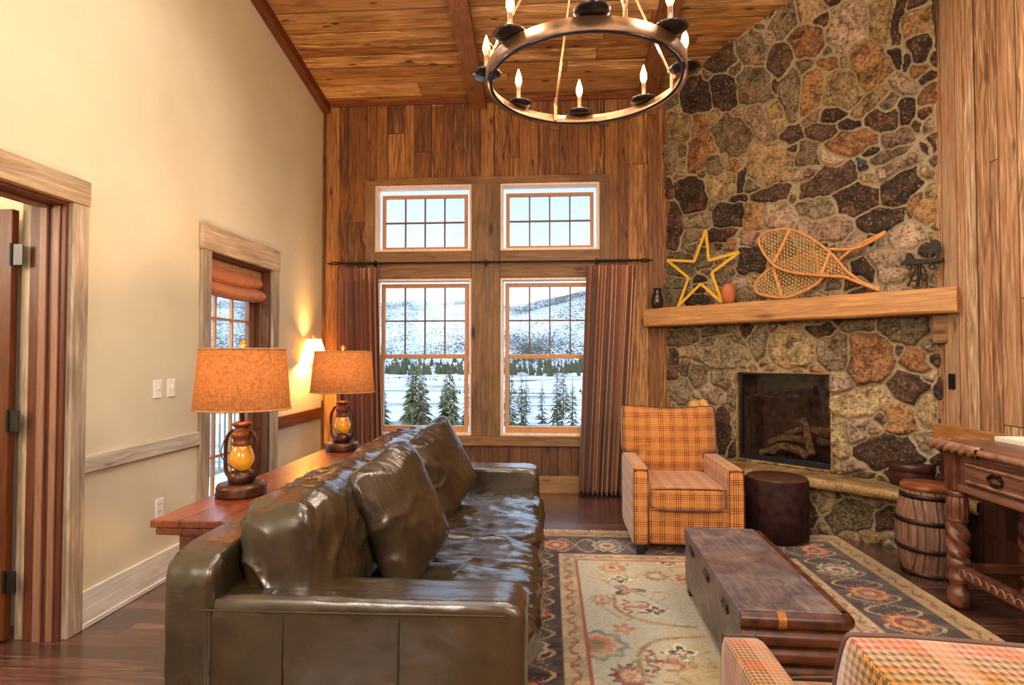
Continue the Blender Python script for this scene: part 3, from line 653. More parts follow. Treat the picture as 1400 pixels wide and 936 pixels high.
mb = MB(); dbox(mb, ua, ub, -.50, -.48, .53, 1.34); dbox(mb, ua-.02, ua, -.50, -.06, .53, 1.34); dbox(mb, ub, ub+.02, -.50, -.06, .53, 1.34); dbox(mb, ua, ub, -.5, -.06, .51, .535); dbox(mb, ua, ub, -.5, -.06, 1.33, 1.35)
mb.build('firebox_lining', M_SOOT, fb)
mb = MB(); rr = random.Random(2)
for _ in range(90):
    c = DP(rr.uniform(ua+.06, ub-.06), .545, -rr.uniform(.12, .42)); r = rr.uniform(.012, .028); mb.lathe([(.001, -r*.6), (r, -r*.2), (r*.8, r*.5), (.001, r*.7)], c, 6)
mb.build('embers', plain('ember_rock', (84,60,46), .9, 0, .2, .3, 30, .5), fb)['kind'] = 'stuff'
def bark():
    t = NT('log_bark'); o = t.obj(); a = t.noise(o, 26, 5, .7, .5)
    t.bsdf(base=t.ramp(a, [(.3, (62,40,28)), (.5, (150,112,78)), (.7, (206,170,128))]), rough=.85, normal=t.bump(a, .8, .02)); return t.m
M_BARK = bark()
W_ = ub-ua
def log(pts, r):
    p = smoothpath([DP(ua+W_*a, z, -o_) for a, z, o_ in pts], 6); rs = [r*(.85+.3*noise.noise(Vector((i*.5, r*99, 0)))+.1) for i in range(len(p))]
    MB().tube(p, rs, 10).build('log', M_BARK, fb)
log([(.22,.66,.22),(.36,.71,.24),(.50,.71,.27),(.62,.70,.28)], .036)
log([(.28,.60,.14),(.42,.64,.14),(.58,.63,.14),(.70,.575,.15)], .042)
log([(.58,.90,.30),(.64,.82,.24),(.70,.72,.16),(.76,.60,.11)], .038)
log([(.36,.74,.34),(.52,.80,.34),(.62,.86,.34)], .034)
log([(.66,.80,.32),(.80,.80,.30),(.95,.79,.30)], .045)
log([(.18,.565,.10),(.30,.60,.11),(.33,.565,.1)], .03)
log([(.72,.70,.34),(.85,.70,.32),(.97,.68,.3)], .045)
# mantel shelf
mc = DP(0, 1.92, 0)
t_m = wood('mantel_timber', [(196,142,84),(206,152,94)], 'z', 'x', None, patch=(150,96,50), patch_amt=.5, knots=.6, grain=.45, kden=.7)
root = thing('mantel_shelf', 'thick hewn wooden beam forming the mantel shelf across the fieldstone', 'mantel shelf', (2.10, 5.39, 1.82)); root.rotation_euler = (0, 0, -PI/4)
L = 1.36; nseg = 60; ring = []
prof = [(-.11, 0), (.155, 0), (.17, .015), (.172, .09), (.17, .175), (.155, .19), (-.11, .19)]
for i in range(nseg+1):
    x = -L+2*L*i/nseg
    for k, (y, z) in enumerate(prof):
        j = (noise.noise(Vector((x*2.2, y*6, z*6)))*.012+noise.noise(Vector((x*8, y*9, z*9)))*.004) if 0 < k < 6 else 0
        ring.append((x, -(y+j), z+(j*.6 if 0 < k < 6 else 0)))
K = len(prof)
mb = MB(); mb.add(ring, [((i+1)*K+k, i*K+k, i*K+(k+1) % K, (i+1)*K+(k+1) % K) for i in range(nseg) for k in range(K)], False)
mb.add(ring[:K], [tuple(range(K))]); mb.add(ring[-K:], [tuple(range(K))[::-1]])
mo = mb.build('shelf_beam', t_m, root, loc=(0, 0, 0)); mo['x'] = 1
del mo['x']
MB().prism([(1.17, .10, -.22), (1.29, .10, -.22), (1.29, .10, 0), (1.17, .10, 0)], (0, -1, 0), .10).build('corbel', M_TRIMX, root, bevel=.01, loc=(0, 0, 0))

# ------------------------------------------------------------------ things on the mantel and hearth
MZ = 2.01
M_POT = plain('terracotta', (186,104,66), .6, 0, .3, .12, 14)
o = MB().lathe([(.001,0),(.045,0),(.062,.05),(.07,.10),(.062,.15),(.044,.185),(.05,.20),(.042,.20),(.036,.185),(.03,.1)], (0, 0, 0), 28)
p = DP((1.85-XA)*S2, MZ, .16); o = MB().lathe([(.001,.001),(.045,.001),(.062,.05),(.07,.10),(.064,.145),(.048,.175),(.054,.19),(.046,.19),(.038,.175),(.03,.1)], p, 28).build('terracotta_pot', M_POT, loc=p)
tag(o, 'small round terracotta pot on the mantel between the star and the snowshoes', 'pot')
p = Vector((1.15, 6.15, MZ))
t = thing('dark_jug', 'dark glazed jug at the left end of the mantel', 'jug', p)
M_JUG = plain('dark_glaze', (44,30,26), .2, 0, .6, .2, 10)
MB().lathe([(.001,.001),(.045,.001),(.062,.04),(.064,.10),(.05,.15),(.036,.175),(.045,.215),(.038,.215),(.03,.18)], p, 24).build('body', M_JUG, t)
MB().tube(smoothpath([p+Vector(q) for q in ((.04,-.0,.20),(.08,-.01,.19),(.09,-.01,.14),(.06,0,.10))], 5), .007, 8).build('handle', M_JUG, t)
# star of ruler slats
M_RULE = plain('yellow_ruler', (222,172,40), .5, 0, .4, .1, 60)
pxs = [(307,40),(318,162),(440,128),(330,210),(373,330),(287,255),(195,345),(238,230),(152,160),(262,165)]
pts = [atD(860+x/2.917, 300+y/2.917, 7.42-.03*0) for x, y in pxs]
zmin = min(q.z for q in pts)
t = thing('ruler_star', 'open five-pointed star made of yellow ruler slats leaning on the stone', 'star decoration', (pts[0].x, pts[0].y, zmin))
nrm = Vector((-1, -1, 0)).normalized()
for i in range(10):
    a, b = pts[i], pts[(i+1) % 10]; dz = MZ-zmin
    a = a+Vector((0, 0, 0)); off = nrm*(.006 if i % 2 else 0)
    MB().bar(a+off, b+off, .028, .005, up=nrm).build('slat', M_RULE, t, bevel=.001)
t.location.z = MZ+ (zmin-zmin)+.014; 
# snowshoes
M_ASH = plain('bent_ash', (206,140,72), .45, 0, .4, .12, 30); M_RAWH = plain('rawhide', (222,186,128), .5, 0, .4, .1, 50)
def snowshoe(outline, D, tail, label, cb):
    P3 = [atD(860+x/2.917, 300+y/2.917, D) for x, y in outline]
    path = smoothpath(P3, 7); zl = min(q.z for q in path)
    t = thing('snowshoe', label, 'snowshoe', (P3[0].x, P3[0].y, zl), 'crossed wooden snowshoes on the mantel')
    tl_ = [atD(860+x/2.917, 300+y/2.917, D) for x, y in tail]
    MB().tube(path, .012, 8).build('frame', M_ASH, t)
    MB().tube(smoothpath([path[0]]+tl_, 5), .013, 8).tube(smoothpath([path[-1]]+[q+Vector((0, 0, -.014)) for q in tl_], 5), .013, 8).build('tail', M_ASH, t)
    uvp = [((q.x-XA)*S2, q.z) for q in path]
    ins = lambda p: sum(((a[1] > p[1]) != (b[1] > p[1])) and (p[0] < (b[0]-a[0])*(p[1]-a[1])/(b[1]-a[1])+a[0]) for a, b in zip(uvp, uvp[1:]+uvp[:1])) % 2
    mb = MB(); cx, cz = sum(q[0] for q in uvp)/len(uvp), sum(q[1] for q in uvp)/len(uvp); ax = math.atan2(((tl_[-1].z)-cz), ((tl_[-1].x-XA)*S2-cx))
    to3 = lambda p, o_: Vector((XA+p[0]/S2, D-XA-p[0]/S2, p[1]))+nrm*o_
    for k, (da, sp) in enumerate(((ax+PI/3, .028), (ax-PI/3, .028), (ax, .028))):
        d = (math.cos(da), math.sin(da)); nn = (-d[1], d[0])
        for i in range(-26, 27):
            run = None; s = -.8
            while s <= .8:
                p = (cx+nn[0]*i*sp+d[0]*s, cz+nn[1]*i*sp+d[1]*s); inside = ins(p)
                if inside and run is None: run = p
                if (not inside) and run is not None:
                    if math.dist(run, last) > .02: mb.tube([to3(run, .001*k), to3(last, .001*k)], .0028, 3, smooth=False)
                    run = None
                last = p; s += .01
    mb.build('netting', M_RAWH, t)
    for (a, b) in cb: MB().bar(atD(860+a[0]/2.917, 300+a[1]/2.917, D-.012), atD(860+b[0]/2.917, 300+b[1]/2.917, D-.012), .026, .012, up=nrm).build('crossbar', M_ASH, t, bevel=.002)
    return t
snowshoe([(870,208),(800,130),(720,72),(640,40),(560,46),(519,75),(528,118),(575,180),(640,208),(750,222),(860,228)], 7.40, [(930,250),(1000,276)], 'front wooden snowshoe with its tail pointing down to the right along the mantel', [((640,42),(578,172)), ((800,135),(765,222))])
snowshoe([(840,160),(790,215),(740,262),(670,298),(610,311),(530,300),(503,278),(515,240),(572,190),(680,145),(800,118)], 7.46, [(905,108),(1024,48)], 'rear wooden snowshoe with its tail pointing up to the right', [((575,192),(610,308)), ((745,130),(765,240))])
# cast-iron ornament
def iron(pix, D=7.40, dep=.02): return [atD(1200+x/6.683, 310+y/6.683, D) for x, y in pix]
t = thing('iron_ornament', 'black iron ornament with a standing animal on a scrolled bracket, right end of mantel', 'ornament', (2.86, 4.54, MZ))
q = iron([(212,320),(250,300),(262,240),(290,235),(320,290),(440,295),(590,280),(594,310),(470,328),(380,338),(212,345)]); MB().prism(q, -nrm, .06).build('plate', M_IRON, t)
q = iron([(425,282),(425,235),(440,210),(475,190),(478,105),(500,125),(525,110),(560,130),(578,215),(560,222),(556,282),(535,282),(530,238),(495,240),(485,282),(462,282),(462,236),(445,240),(440,282)]); MB().prism(q, -nrm, .025).build('animal_figure', M_IRON, t)
mb = MB(); c = lambda x, y: atD(1200+x/6.683, 310+y/6.683, 7.38)
def spiral(cx, cy, r0, turns, a0, sg=1):
    return [c(cx+r0*(1-.6*k/24)*math.cos(a0+sg*turns*2*PI*k/24), cy+r0*(1-.6*k/24)*math.sin(a0+sg*turns*2*PI*k/24)) for k in range(25)]
mb.tube(spiral(285,365,30,1.2,-1.5), .005, 6).tube(spiral(500,360,34,1.2,-1.5,-1), .005, 6).tube(spiral(330,460,45,1.1,-1.), .006, 6).tube(spiral(430,455,42,1.1,-2.,-1), .006, 6)
mb.tube([c(385,340), c(380,440), c(360,550)], .012, 6).tube([c(385,340), c(330,420), c(275,545)], .007, 6).tube([c(395,340), c(440,400), c(450,545)], .006, 6)
mb.build('scroll_bracket', M_IRON, t)
# carved figurine behind the armchair
M_CARVE = wood('carved_pine', [(208,150,74),(220,166,92)], 'x', 'z', None, knots=.2, grain=.5)
fx, fy = 1.44, 5.62
t = thing('carved_figurine', 'golden carved wooden animal figurine peeking over the plaid armchair back', 'figurine', (fx, fy, .486))
MB().lathe([(.10,0),(.11,.03),(.085,.1),(.10,.25),(.095,.38),(.07,.46),(.04,.49)], (fx, fy, .487), 18, sx=1.1, sy=.8).build('body', M_CARVE, t)
mb = MB()
for (dx, dz, r, s_) in ((-.045, .53, .062, 1.5), (.035, .545, .058, 1.2)):
    mb.lathe([(.001, -r*s_), (r*.6, -r*.8*s_), (r, 0), (r*.75, r*.7), (.001, r)], (fx+dx, fy-.02, .49+dz), 14)
mb.lathe([(.001,-.03),(.028,0),(.02,.03),(.001,.04)], (fx+.055, fy-.07, 1.02), 10)
mb.build('head', M_CARVE, t)
M_BENT = plain('bentwood_dark', (66,34,26), .4, 0, .5, .25, 12, .2)
c_ = (2.86, 4.72, .486)
t = thing('round_box', 'dark oval bentwood box standing on the right end of the hearth', 'box', c_)
MB().lathe([(.001,0),(.15,0),(.15,.12),(.148,.125)], c_, 32).build('box_body', M_BENT, t)
MB().lathe([(.150,0),(.157,0),(.157,.055),(.15,.06),(.001,.062)], (c_[0], c_[1], c_[2]+.115), 32).build('lid', M_BENT, t)
# stump stool
M_STUMP = plain('burnt_stump', (50,26,22), .7, 0, .2, .35, 16, .5)
p = (1.86, 4.83, .0135)
t = thing('stump_stool', 'dark round drum-shaped stump stool between plaid armchair and hearth', 'stool', p)
gro = lambda th, z: 1+.012*noise.noise(Vector((math.cos(th)*4, math.sin(th)*4, z)))+.006*math.sin(th*17)
MB().lathe([(.20,.001),(.235,.02),(.24,.25),(.238,.48),(.23,.497)], p, 56, gro).build('drum', M_STUMP, t)
MB().lathe([(.23,.496),(.225,.505),(.001,.507)], p, 40).build('top', plain('stump_top', (84,50,34), .5, 0, .4, .3, 20), t)
# barrel
M_STAVE = wood('barrel_staves', [(150,112,92),(168,130,108)], 'x', 'z', .05, patch=(104,70,56), knots=.2, grain=.7)
M_HOOP = plain('barrel_hoop', (58,36,34), .45, .5, .5, .3, 20)
p = (2.60, 4.13, 0)
t = thing('wooden_barrel', 'small wooden keg with dark hoops standing beside the carved console', 'barrel', p)
bR = lambda z: .148+.042*math.sin(PI*min(max(z/.60, 0), 1))
MB().lathe([(bR(z), z) for z in [0.001]+[.60*i/16 for i in range(1, 17)]], p, 80, lambda th, z: 1-.03*(abs(math.sin(th*8)) < .12)).build('staves', M_STAVE, t)
for z in (.03, .20, .385, .55): MB().lathe([(bR(z)+.001, z-.015), (bR(z)+.006, z-.015), (bR(z+.03)+.006, z+.017), (bR(z+.03)+.001, z+.017)], p, 40, caps=False).build('hoop', M_HOOP, t)
MB().lathe([(.152, .585), (.16, .595), (.16, .615), (.15, .625), (.001, .625)], p, 40).build('lid', plain('barrel_lid', (142,78,44), .35, 0, .5, .3, 8), t)

# ------------------------------------------------------------------ sofa
def leather():
    t = NT('olive_brown_leather'); o = t.obj(); a = t.noise(o, 3.2, 4, .6); b = t.noise(o, 110, 3, .6); c = t.noise(o, 9, 2, .5)
    base = t.ramp(a, [(.3, (32,25,14)), (.55, (50,40,22)), (.75, (66,54,31))])
    base = t.mix(t.M('MULTIPLY', t.rng(c, .4, .8), .15), base, lin((98,60,36)))
    sx = t.sep(o); fv = t.comb(t.M('MULTIPLY', sx[0], 3.), t.M('MULTIPLY', sx[1], 30.), t.M('MULTIPLY', sx[2], 6.)); fo = t.noise(fv, 1., 3, .5, .6)
    t.bsdf(base=base, rough=t.rng(c, .3, .7, .24, .32), spec=.8, coat=.5, cr=.22, normal=t.bump(t.M('ADD', t.M('ADD', t.M('MULTIPLY', b, .05), t.M('MULTIPLY', c, .12)), t.M('MULTIPLY', fo, 1.2)), .45, .014)); return t.m
M_LEA = leather(); M_SEAM = plain('leather_seam', (58,44,26), .5)
def ridged(v): return 1-abs(v)*2.4
def wr_seat(P, s):
    a = ridged(noise.noise(Vector((P.x*2.2+s, P.y*13, P.z*3+s)))); b = ridged(noise.noise(Vector((P.x*5+s*3, P.y*22, s))))
    return .9*max(a, 0)**2+.4*max(b, 0)**2+.5*noise.noise(Vector((P.x*4, P.y*4, s)))
def wr_back(P, s):
    d = P.x*.6+P.y; a = ridged(noise.noise(Vector((P.x*4+s+P.z*3, d*8, P.z*4+s)))); b = ridged(noise.noise(Vector((P.z*5+s, d*15, P.x*5))))
    return 0.75*max(a, 0)**2+.3*max(b, 0)**2+.7*noise.noise(Vector((P.x*4, P.y*4, P.z*4+s)))
def wr_soft(P, s): 
    a = ridged(noise.noise(Vector((P.x*6+s, P.y*6+P.z*2, P.z*6+s)))); return .5*max(a, 0)**3+.8*noise.noise(Vector((P.x*3, P.y*3, P.z*3+s)))
sf = thing('leather_sofa', 'large olive-brown leather sofa with wrinkled cushions, seen from its side', 'sofa', (-.7, 3.2, 0))
SX0, SX1, SY0, SY1 = -1.355, -.12, 1.93, 4.50
def rb(c, s, e=16., n=22, wr=wr_soft, wamp=.006, seed=0., **k): return cushion(c, s, e, n, 0, wr, wamp, None, seed)
rb(((SX0+SX1)/2, 3.2, .19), (SX1-SX0-.06, 2.5, .24), 30).build('base', M_LEA, sf)
rb(((SX0+.09), (SY0+SY1)/2, .435), (.20, SY1-SY0, .75), 14, 26, seed=2).build('back_frame', M_LEA, sf)
rb(((-1.16+SX1)/2, SY0+.11, .355), (SX1+1.24, .22, .62), 14, 26, seed=3).build('arm', M_LEA, sf)
rb(((-1.16+SX1)/2, SY1-.11, .355), (SX1+1.24, .22, .62), 14, 26, seed=4).build('arm', M_LEA, sf)
for (ya, yb, sd) in ((2.13, 3.17, 1.), (3.18, 4.30, 5.)):
    cushion((-.60, (ya+yb)/2, .385), (1.09, yb-ya, .21), 7., 44, 0, wr_seat, .022, None, sd).build('seat_cushion', M_LEA, sf)
    mb = MB(); 
rot = Matrix.Rotation(math.radians(-9), 3, 'Y')
cushion((-.985, 2.60, .72), (.40, 1.18, .50), 5.5, 60, .25, wr_back, .022, rot, 2.).build('back_cushion', M_LEA, sf)
cushion((-.985, 3.76, .72), (.40, 1.14, .50), 5.5, 60, .25, wr_back, .022, rot, 8.).build('back_cushion', M_LEA, sf)
mb = MB(); yy = SY0-.002
for x in (-.92, -.515): mb.tube([(x, yy, .06), (x, yy-.004, .3), (x, yy, .60), (x, yy+.03, .66)], .0035, 6)
mb.tube([(SX0+.05, yy+.004, .615), (-.7, yy-.003, .622), (SX1-.03, yy+.004, .625)], .004, 6)
mb.build('piping', M_SEAM, sf)
for (x, y) in ((SX0+.1, SY0+.1), (SX1-.1, SY0+.1), (SX0+.1, SY1-.1), (SX1-.1, SY1-.1)): MB().lathe([(.03, .014 if x > -.5 else .001), (.04, .08)], (x, y, 0), 12).build('foot', M_BLACKP, sf)
def pillow(name, c, size, yaw, tilt, roll, seed, label):
    R_ = Matrix.Rotation(yaw, 3, 'Z') @ Matrix.Rotation(tilt, 3, 'Y') @ Matrix.Rotation(roll, 3, 'X')
    mb = cushion(c, size, 5., 34, .85, wr_soft, .016, R_, seed)
    zl = min(v[2] for v in mb.v); o = mb.build(name, M_LEA, loc=(c[0], c[1], zl)); tag(o, label, 'pillow', 'leather throw pillows on the sofa')
    return o
pillow('throw_pillow', (-.69, 2.63, .775), (.22, .50, .61), math.radians(-24), math.radians(-17), math.radians(16), 3., 'brown leather throw pillow nearest the camera, leaning on the near back cushion')
pillow('throw_pillow', (-.70, 3.72, .775), (.22, .54, .60), math.radians(-24), math.radians(-17), math.radians(20), 6., 'brown leather throw pillow farther along, leaning on the far back cushion')

# console table behind the sofa
M_TBL = wood('polished_table_wood', [(126,58,34),(142,68,40),(112,50,32)], 'x', 'y', .12, patch=(84,40,28), knots=.35, rough=.22, spec=.6, coat=.4, bump=.12, grain=.6, board_len=5)
t = thing('console_table', 'long polished reddish wood console table behind the leather sofa', 'table', (-1.57, 3.6, 0))
bx('tabletop', M_TBL, (-1.805, -1.375, 2.48, 4.76, .725, .76), t, .006); bx('tabletop_underlayer', M_TBL, (-1.795, -1.38, 2.50, 4.74, .685, .722), t, .01)
for y in (2.62, 4.56): bx('leg', M_TBL, (-1.74, -1.43, y-.03, y+.03, 0.001, .685), t, .006)
bx('stretcher', M_TBL, (-1.60, -1.54, 2.65, 4.53, .14, .22), t)

# ------------------------------------------------------------------ lamps
def shade_mat(name, c1, c2, trans=.55, weave=150.):
    t = NT(name); uv = t.sep(t.uv()); a = t.M('SINE', t.M('MULTIPLY', uv[0], weave*6.28)); b = t.M('SINE', t.M('MULTIPLY', uv[1], weave*6.28))
    nz = t.noise(t.obj(), 60, 4, .7); w = t.M('ADD', t.M('MULTIPLY', t.M('ADD', a, b), .12), nz)
    col = t.ramp(w, [(.3, c1), (.65, c2)])
    d = t.n('ShaderNodeBsdfDiffuse', {0: col, 'Normal': t.bump(w, .4, .003)}); tr = t.n('ShaderNodeBsdfTranslucent', {0: col})
    t.surf(t.n('ShaderNodeMixShader', {0: trans, 1: d, 2: tr})); return t.m
M_BURLAP = shade_mat('burlap_shade', (104,68,38), (152,108,70), .16)
M_BURLT = plain('burlap_trim', (176,136,92), .9, 0, .1, .2, 60)
M_BRZ = plain('lantern_bronze', (84,52,36), .35, .6, .5, .3, 20)
def amber():
    t = NT('amber_glass'); g = t.noise(t.obj(), 18, 3)
    t.bsdf(base=t.ramp(g, [(.3, (150,84,10)), (.7, (214,150,26))]), rough=.12, spec=.7, coat=.6, ec=lin((220,140,20)), es=.22, normal=t.bump(g, .1, .01)); return t.m
M_AMBER = amber()
def bulb_mat(name, c, s):
    t = NT(name); t.bsdf(base=lin((255,240,200)), ec=lin(c), es=s, rough=.3); return t.m
M_BULB = bulb_mat('lit_bulb', (255,180,84), 4.)
def plight(name, loc, w, col=(1, .62, .28), r=.03, parent=None):
    l = bpy.data.lights.new(name, 'POINT'); l.energy = w; l.color = col; l.shadow_soft_size = r
    o = bpy.data.objects.new(name, l); COL.objects.link(o); o.location = loc; return o
def lantern_lamp(x, y, z, label):
    t = thing('table_lamp', label, 'lamp', (x, y, z), 'lantern table lamps on the console'); c = (x, y, z); B = (lambda *a, **k: MB().lathe(*a, **k))
    B([(.001,.001),(.124,.001),(.128,.012),(.124,.03),(.126,.045),(.118,.062),(.10,.066),(.001,.066)], c, 40).build('base', M_BRZ, t)
    B([(.058,.066),(.066,.075),(.068,.10),(.06,.125),(.03,.135)], c, 28).build('oil_tank', M_BRZ, t)
    B([(.036,.135),(.044,.145),(.062,.175),(.064,.20),(.054,.235),(.042,.262),(.038,.268)], c, 28).build('globe', M_AMBER, t)
    B([(.048,.264),(.052,.27),(.044,.285),(.046,.30),(.055,.315),(.05,.335),(.036,.345),(.03,.36),(.05,.37),(.052,.38),(.034,.39),(.001,.392)], c, 28).build('chimney_cap', plain('lantern_copper', (128,76,44), .4, .5, .5, .25, 20), t)
    for s in (-1, 1):
        MB().tube(smoothpath([(x+s*.055, y, z+.08), (x+s*.085, y, z+.12), (x+s*.09, y, z+.2), (x+s*.084, y, z+.30), (x+s*.05, y, z+.345)], 6), .010, 8).build('side_tube', M_BRZ, t)
    MB().tube(smoothpath([(x-.092, y-.012, z+.29), (x-.07, y-.075, z+.22), (x, y-.095, z+.165), (x+.07, y-.08, z+.13), (x+.092, y-.012, z+.12)], 8), .003, 6).build('bail_handle', M_IRON, t)
    MB().tube([(x+.05, y-.03, z+.09), (x+.085, y-.05, z+.115)], .004, 6).build('wick_knob', M_IRON, t)
    B([(.012,.39),(.012,.74)], c, 12).build('stem', M_BRZ, t)
    prof = [(.252,.455),(.252,.46),(.224,.778),(.224,.783)]
    sh = MB().lathe([(.252,.457),(.245,.54),(.238,.62),(.231,.70),(.224,.781)], c, 48, caps=False, sy=.82)
    uvs = [(math.atan2(v[1]-y, v[0]-x)*.24, v[2]) for v in sh.v]
    s_ = sh.build('lamp_shade', M_BURLAP, t, uvs=uvs)
    for (r, zz) in ((.253, .459), (.225, .779)):
        MB().tube([(x+r*math.cos(k*PI/24), y+r*.82*math.sin(k*PI/24), z+zz) for k in range(48)], .005, 6, closed=True).build('shade_trim', M_BURLT, s_)
    MB().tube([(x-.22, y, z+.745), (x, y, z+.745), (x+.22, y, z+.745)], .003, 6).build('shade_spider', M_IRON, s_)
    MB().lathe([(.004,.745),(.006,.79),(.016,.80),(.02,.812),(.014,.826),(.001,.832)], c, 14).build('finial', M_BRASS, t)
    MB().lathe([(.001,.53),(.02,.55),(.032,.59),(.03,.625),(.001,.65)], c, 14).build('bulb', M_BULB, t)
    plight('lamp_light', (x+.0, y, z+.665), 26, (1, .50, .18), .04)
    return t
lantern_lamp(-1.65, 2.97, .76, 'near lantern-based table lamp with brown burlap shade on the console table')
lantern_lamp(-1.635, 4.42, .76, 'far lantern-based table lamp with burlap shade, beside the striped curtain')
# pleated floor lamp in the corner
t = thing('floor_lamp', 'brass floor lamp with a cream pleated shade in the far left corner', 'lamp', (-2.40, 5.90, 0)); x, y = -2.40, 5.90
MB().lathe([(.001,.001),(.14,.001),(.14,.02),(.03,.04),(.012,.06)], (x, y, 0), 28).build('base', M_BRASS, t)
MB().lathe([(.010,.05),(.010,1.0),(.016,1.01),(.016,1.05),(.010,1.06),(.010,1.50),(.001,1.52)], (x, y, 0), 12).build('pole', M_BRASS, t)
MB().tube([(x, y, 1.46), (x-.05, y-.03, 1.47), (x-.075, y-.06, 1.46)], .007, 8).build('arm', M_BRASS, t)
lx, ly = x-.075, y-.06
MB().lathe([(.001,1.17),(.02,1.18),(.022,1.2),(.012,1.21),(.014,1.38),(.02,1.40),(.012,1.42),(.006,1.55),(.006,1.69),(.014,1.70),(.012,1.725),(.001,1.735)], (lx, ly, 0), 14).build('candle_stem', M_BRASS, t)
sh = MB().lathe([(.158,1.425),(.13,1.50),(.10,1.59),(.072,1.68)], (lx, ly, 0), 144, lambda th, z: 1+.03*math.sin(th*36), caps=False)
sh.build('lamp_shade', shade_mat('pleated_shade', (230,190,124), (242,212,154), .75), t, uvs=[(v[0], v[2]) for v in sh.v])
MB().lathe([(.001,1.49),(.018,1.50),(.028,1.54),(.026,1.57),(.001,1.60)], (lx, ly, .03), 14).build('bulb', M_BULB, t)
plight('floor_lamp_light', (lx, ly, 1.535), 85, (1, .50, .13), .07)

# ------------------------------------------------------------------ chandelier
M_RING = plain('burnished_iron_ring', (140,104,74), .34, .7, .5, .3, 9, .15)
M_DISH = plain('dish_metal', (70,66,66), .25, .85, .5, .2, 12)
cx, cy, zr = .163, 2.59, 2.735; Rr = .452
t = thing('chandelier', 'large round wagon-wheel style iron chandelier with lit candle bulbs', 'chandelier', (cx, cy, zr))
MB().lathe([(Rr,0),(Rr,.055),(Rr-.006,.055),(Rr-.006,0),(Rr,0)], (cx, cy, zr), 96, caps=False).build('ring', M_RING, t)
MB().lathe([(Rr-.016,.004),(Rr-.016,.010),(Rr-.03,.010),(Rr-.03,.004),(Rr-.016,.004)], (cx, cy, zr), 96, caps=False).build('inner_hoop', M_IRON, t)
ct = CE(cy)
for k in range(8):
    a = k*PI/4; r = Rr-.0; px, py = cx+r*math.cos(a)*(1 if k not in () else 1), cy+r*math.sin(a)
    r2 = .005
    c = (px, py, zr+.055)
    dsh = MB().lathe([(.001,.0),(.04,.002),(.062,.008),(.071,.016),(.069,.018),(.045,.008),(.001,.007)], c, 32).build('drip_dish', M_DISH, t)
    MB().lathe([(.013,.008),(.013,.018),(.011,.02),(.011,.10),(.001,.102)], c, 14).build('candle_sleeve', M_RING, dsh)
    MB().lathe([(.001,.10),(.009,.104),(.0175,.128),(.0165,.15),(.008,.178),(.001,.198)], c, 14).build('bulb', M_BULB, dsh)
    plight('bulb_light', (px, py, zr+.055+.235), 11, (1, .72, .44), .02)
for k in range(4):
    a = math.radians(17+90*k); ca, sa = math.cos(a), math.sin(a); q = Vector((cx+(Rr-.012)*ca, cy+(Rr-.012)*sa, zr+.02)); top = Vector((cx+.04*ca, cy+.04*sa, zr+.86))
    MB().tube([q, q+Vector((0, 0, .09))], .009, 8).tube([q+Vector((0, 0, .07)), top], .0055, 8).tube(smoothpath([q+Vector((0, 0, .05)), q+Vector((.02*ca, .02*sa, .09)), q+Vector((0, 0, .12)), q+Vector((-.02*ca, -.02*sa, .09))], 4), .004, 6).build('hanger_rod', M_RING, t)
MB().lathe([(.001,.84),(.05,.845),(.05,.88),(.02,.90),(.012,.92)], (cx, cy, zr), 20).build('hub', M_IRON, t)
nl = int((ct-zr-.98)/.055); mb = MB()
for i in range(nl):
    z0 = zr+.93+i*.055; ax = i % 2
    mb.tube([(cx+(.014*math.cos(q) if ax else 0), cy+(0 if ax else .014*math.cos(q)), z0+.028+.036*math.sin(q)) for q in [j*PI/6 for j in range(12)]], .004, 5, closed=True)
mb.build('chain', M_IRON, t)
MB().lathe([(.08,0),(.07,-.03),(.015,-.05)], (cx, cy, ct), 20).build('ceiling_canopy', M_IRON, t)

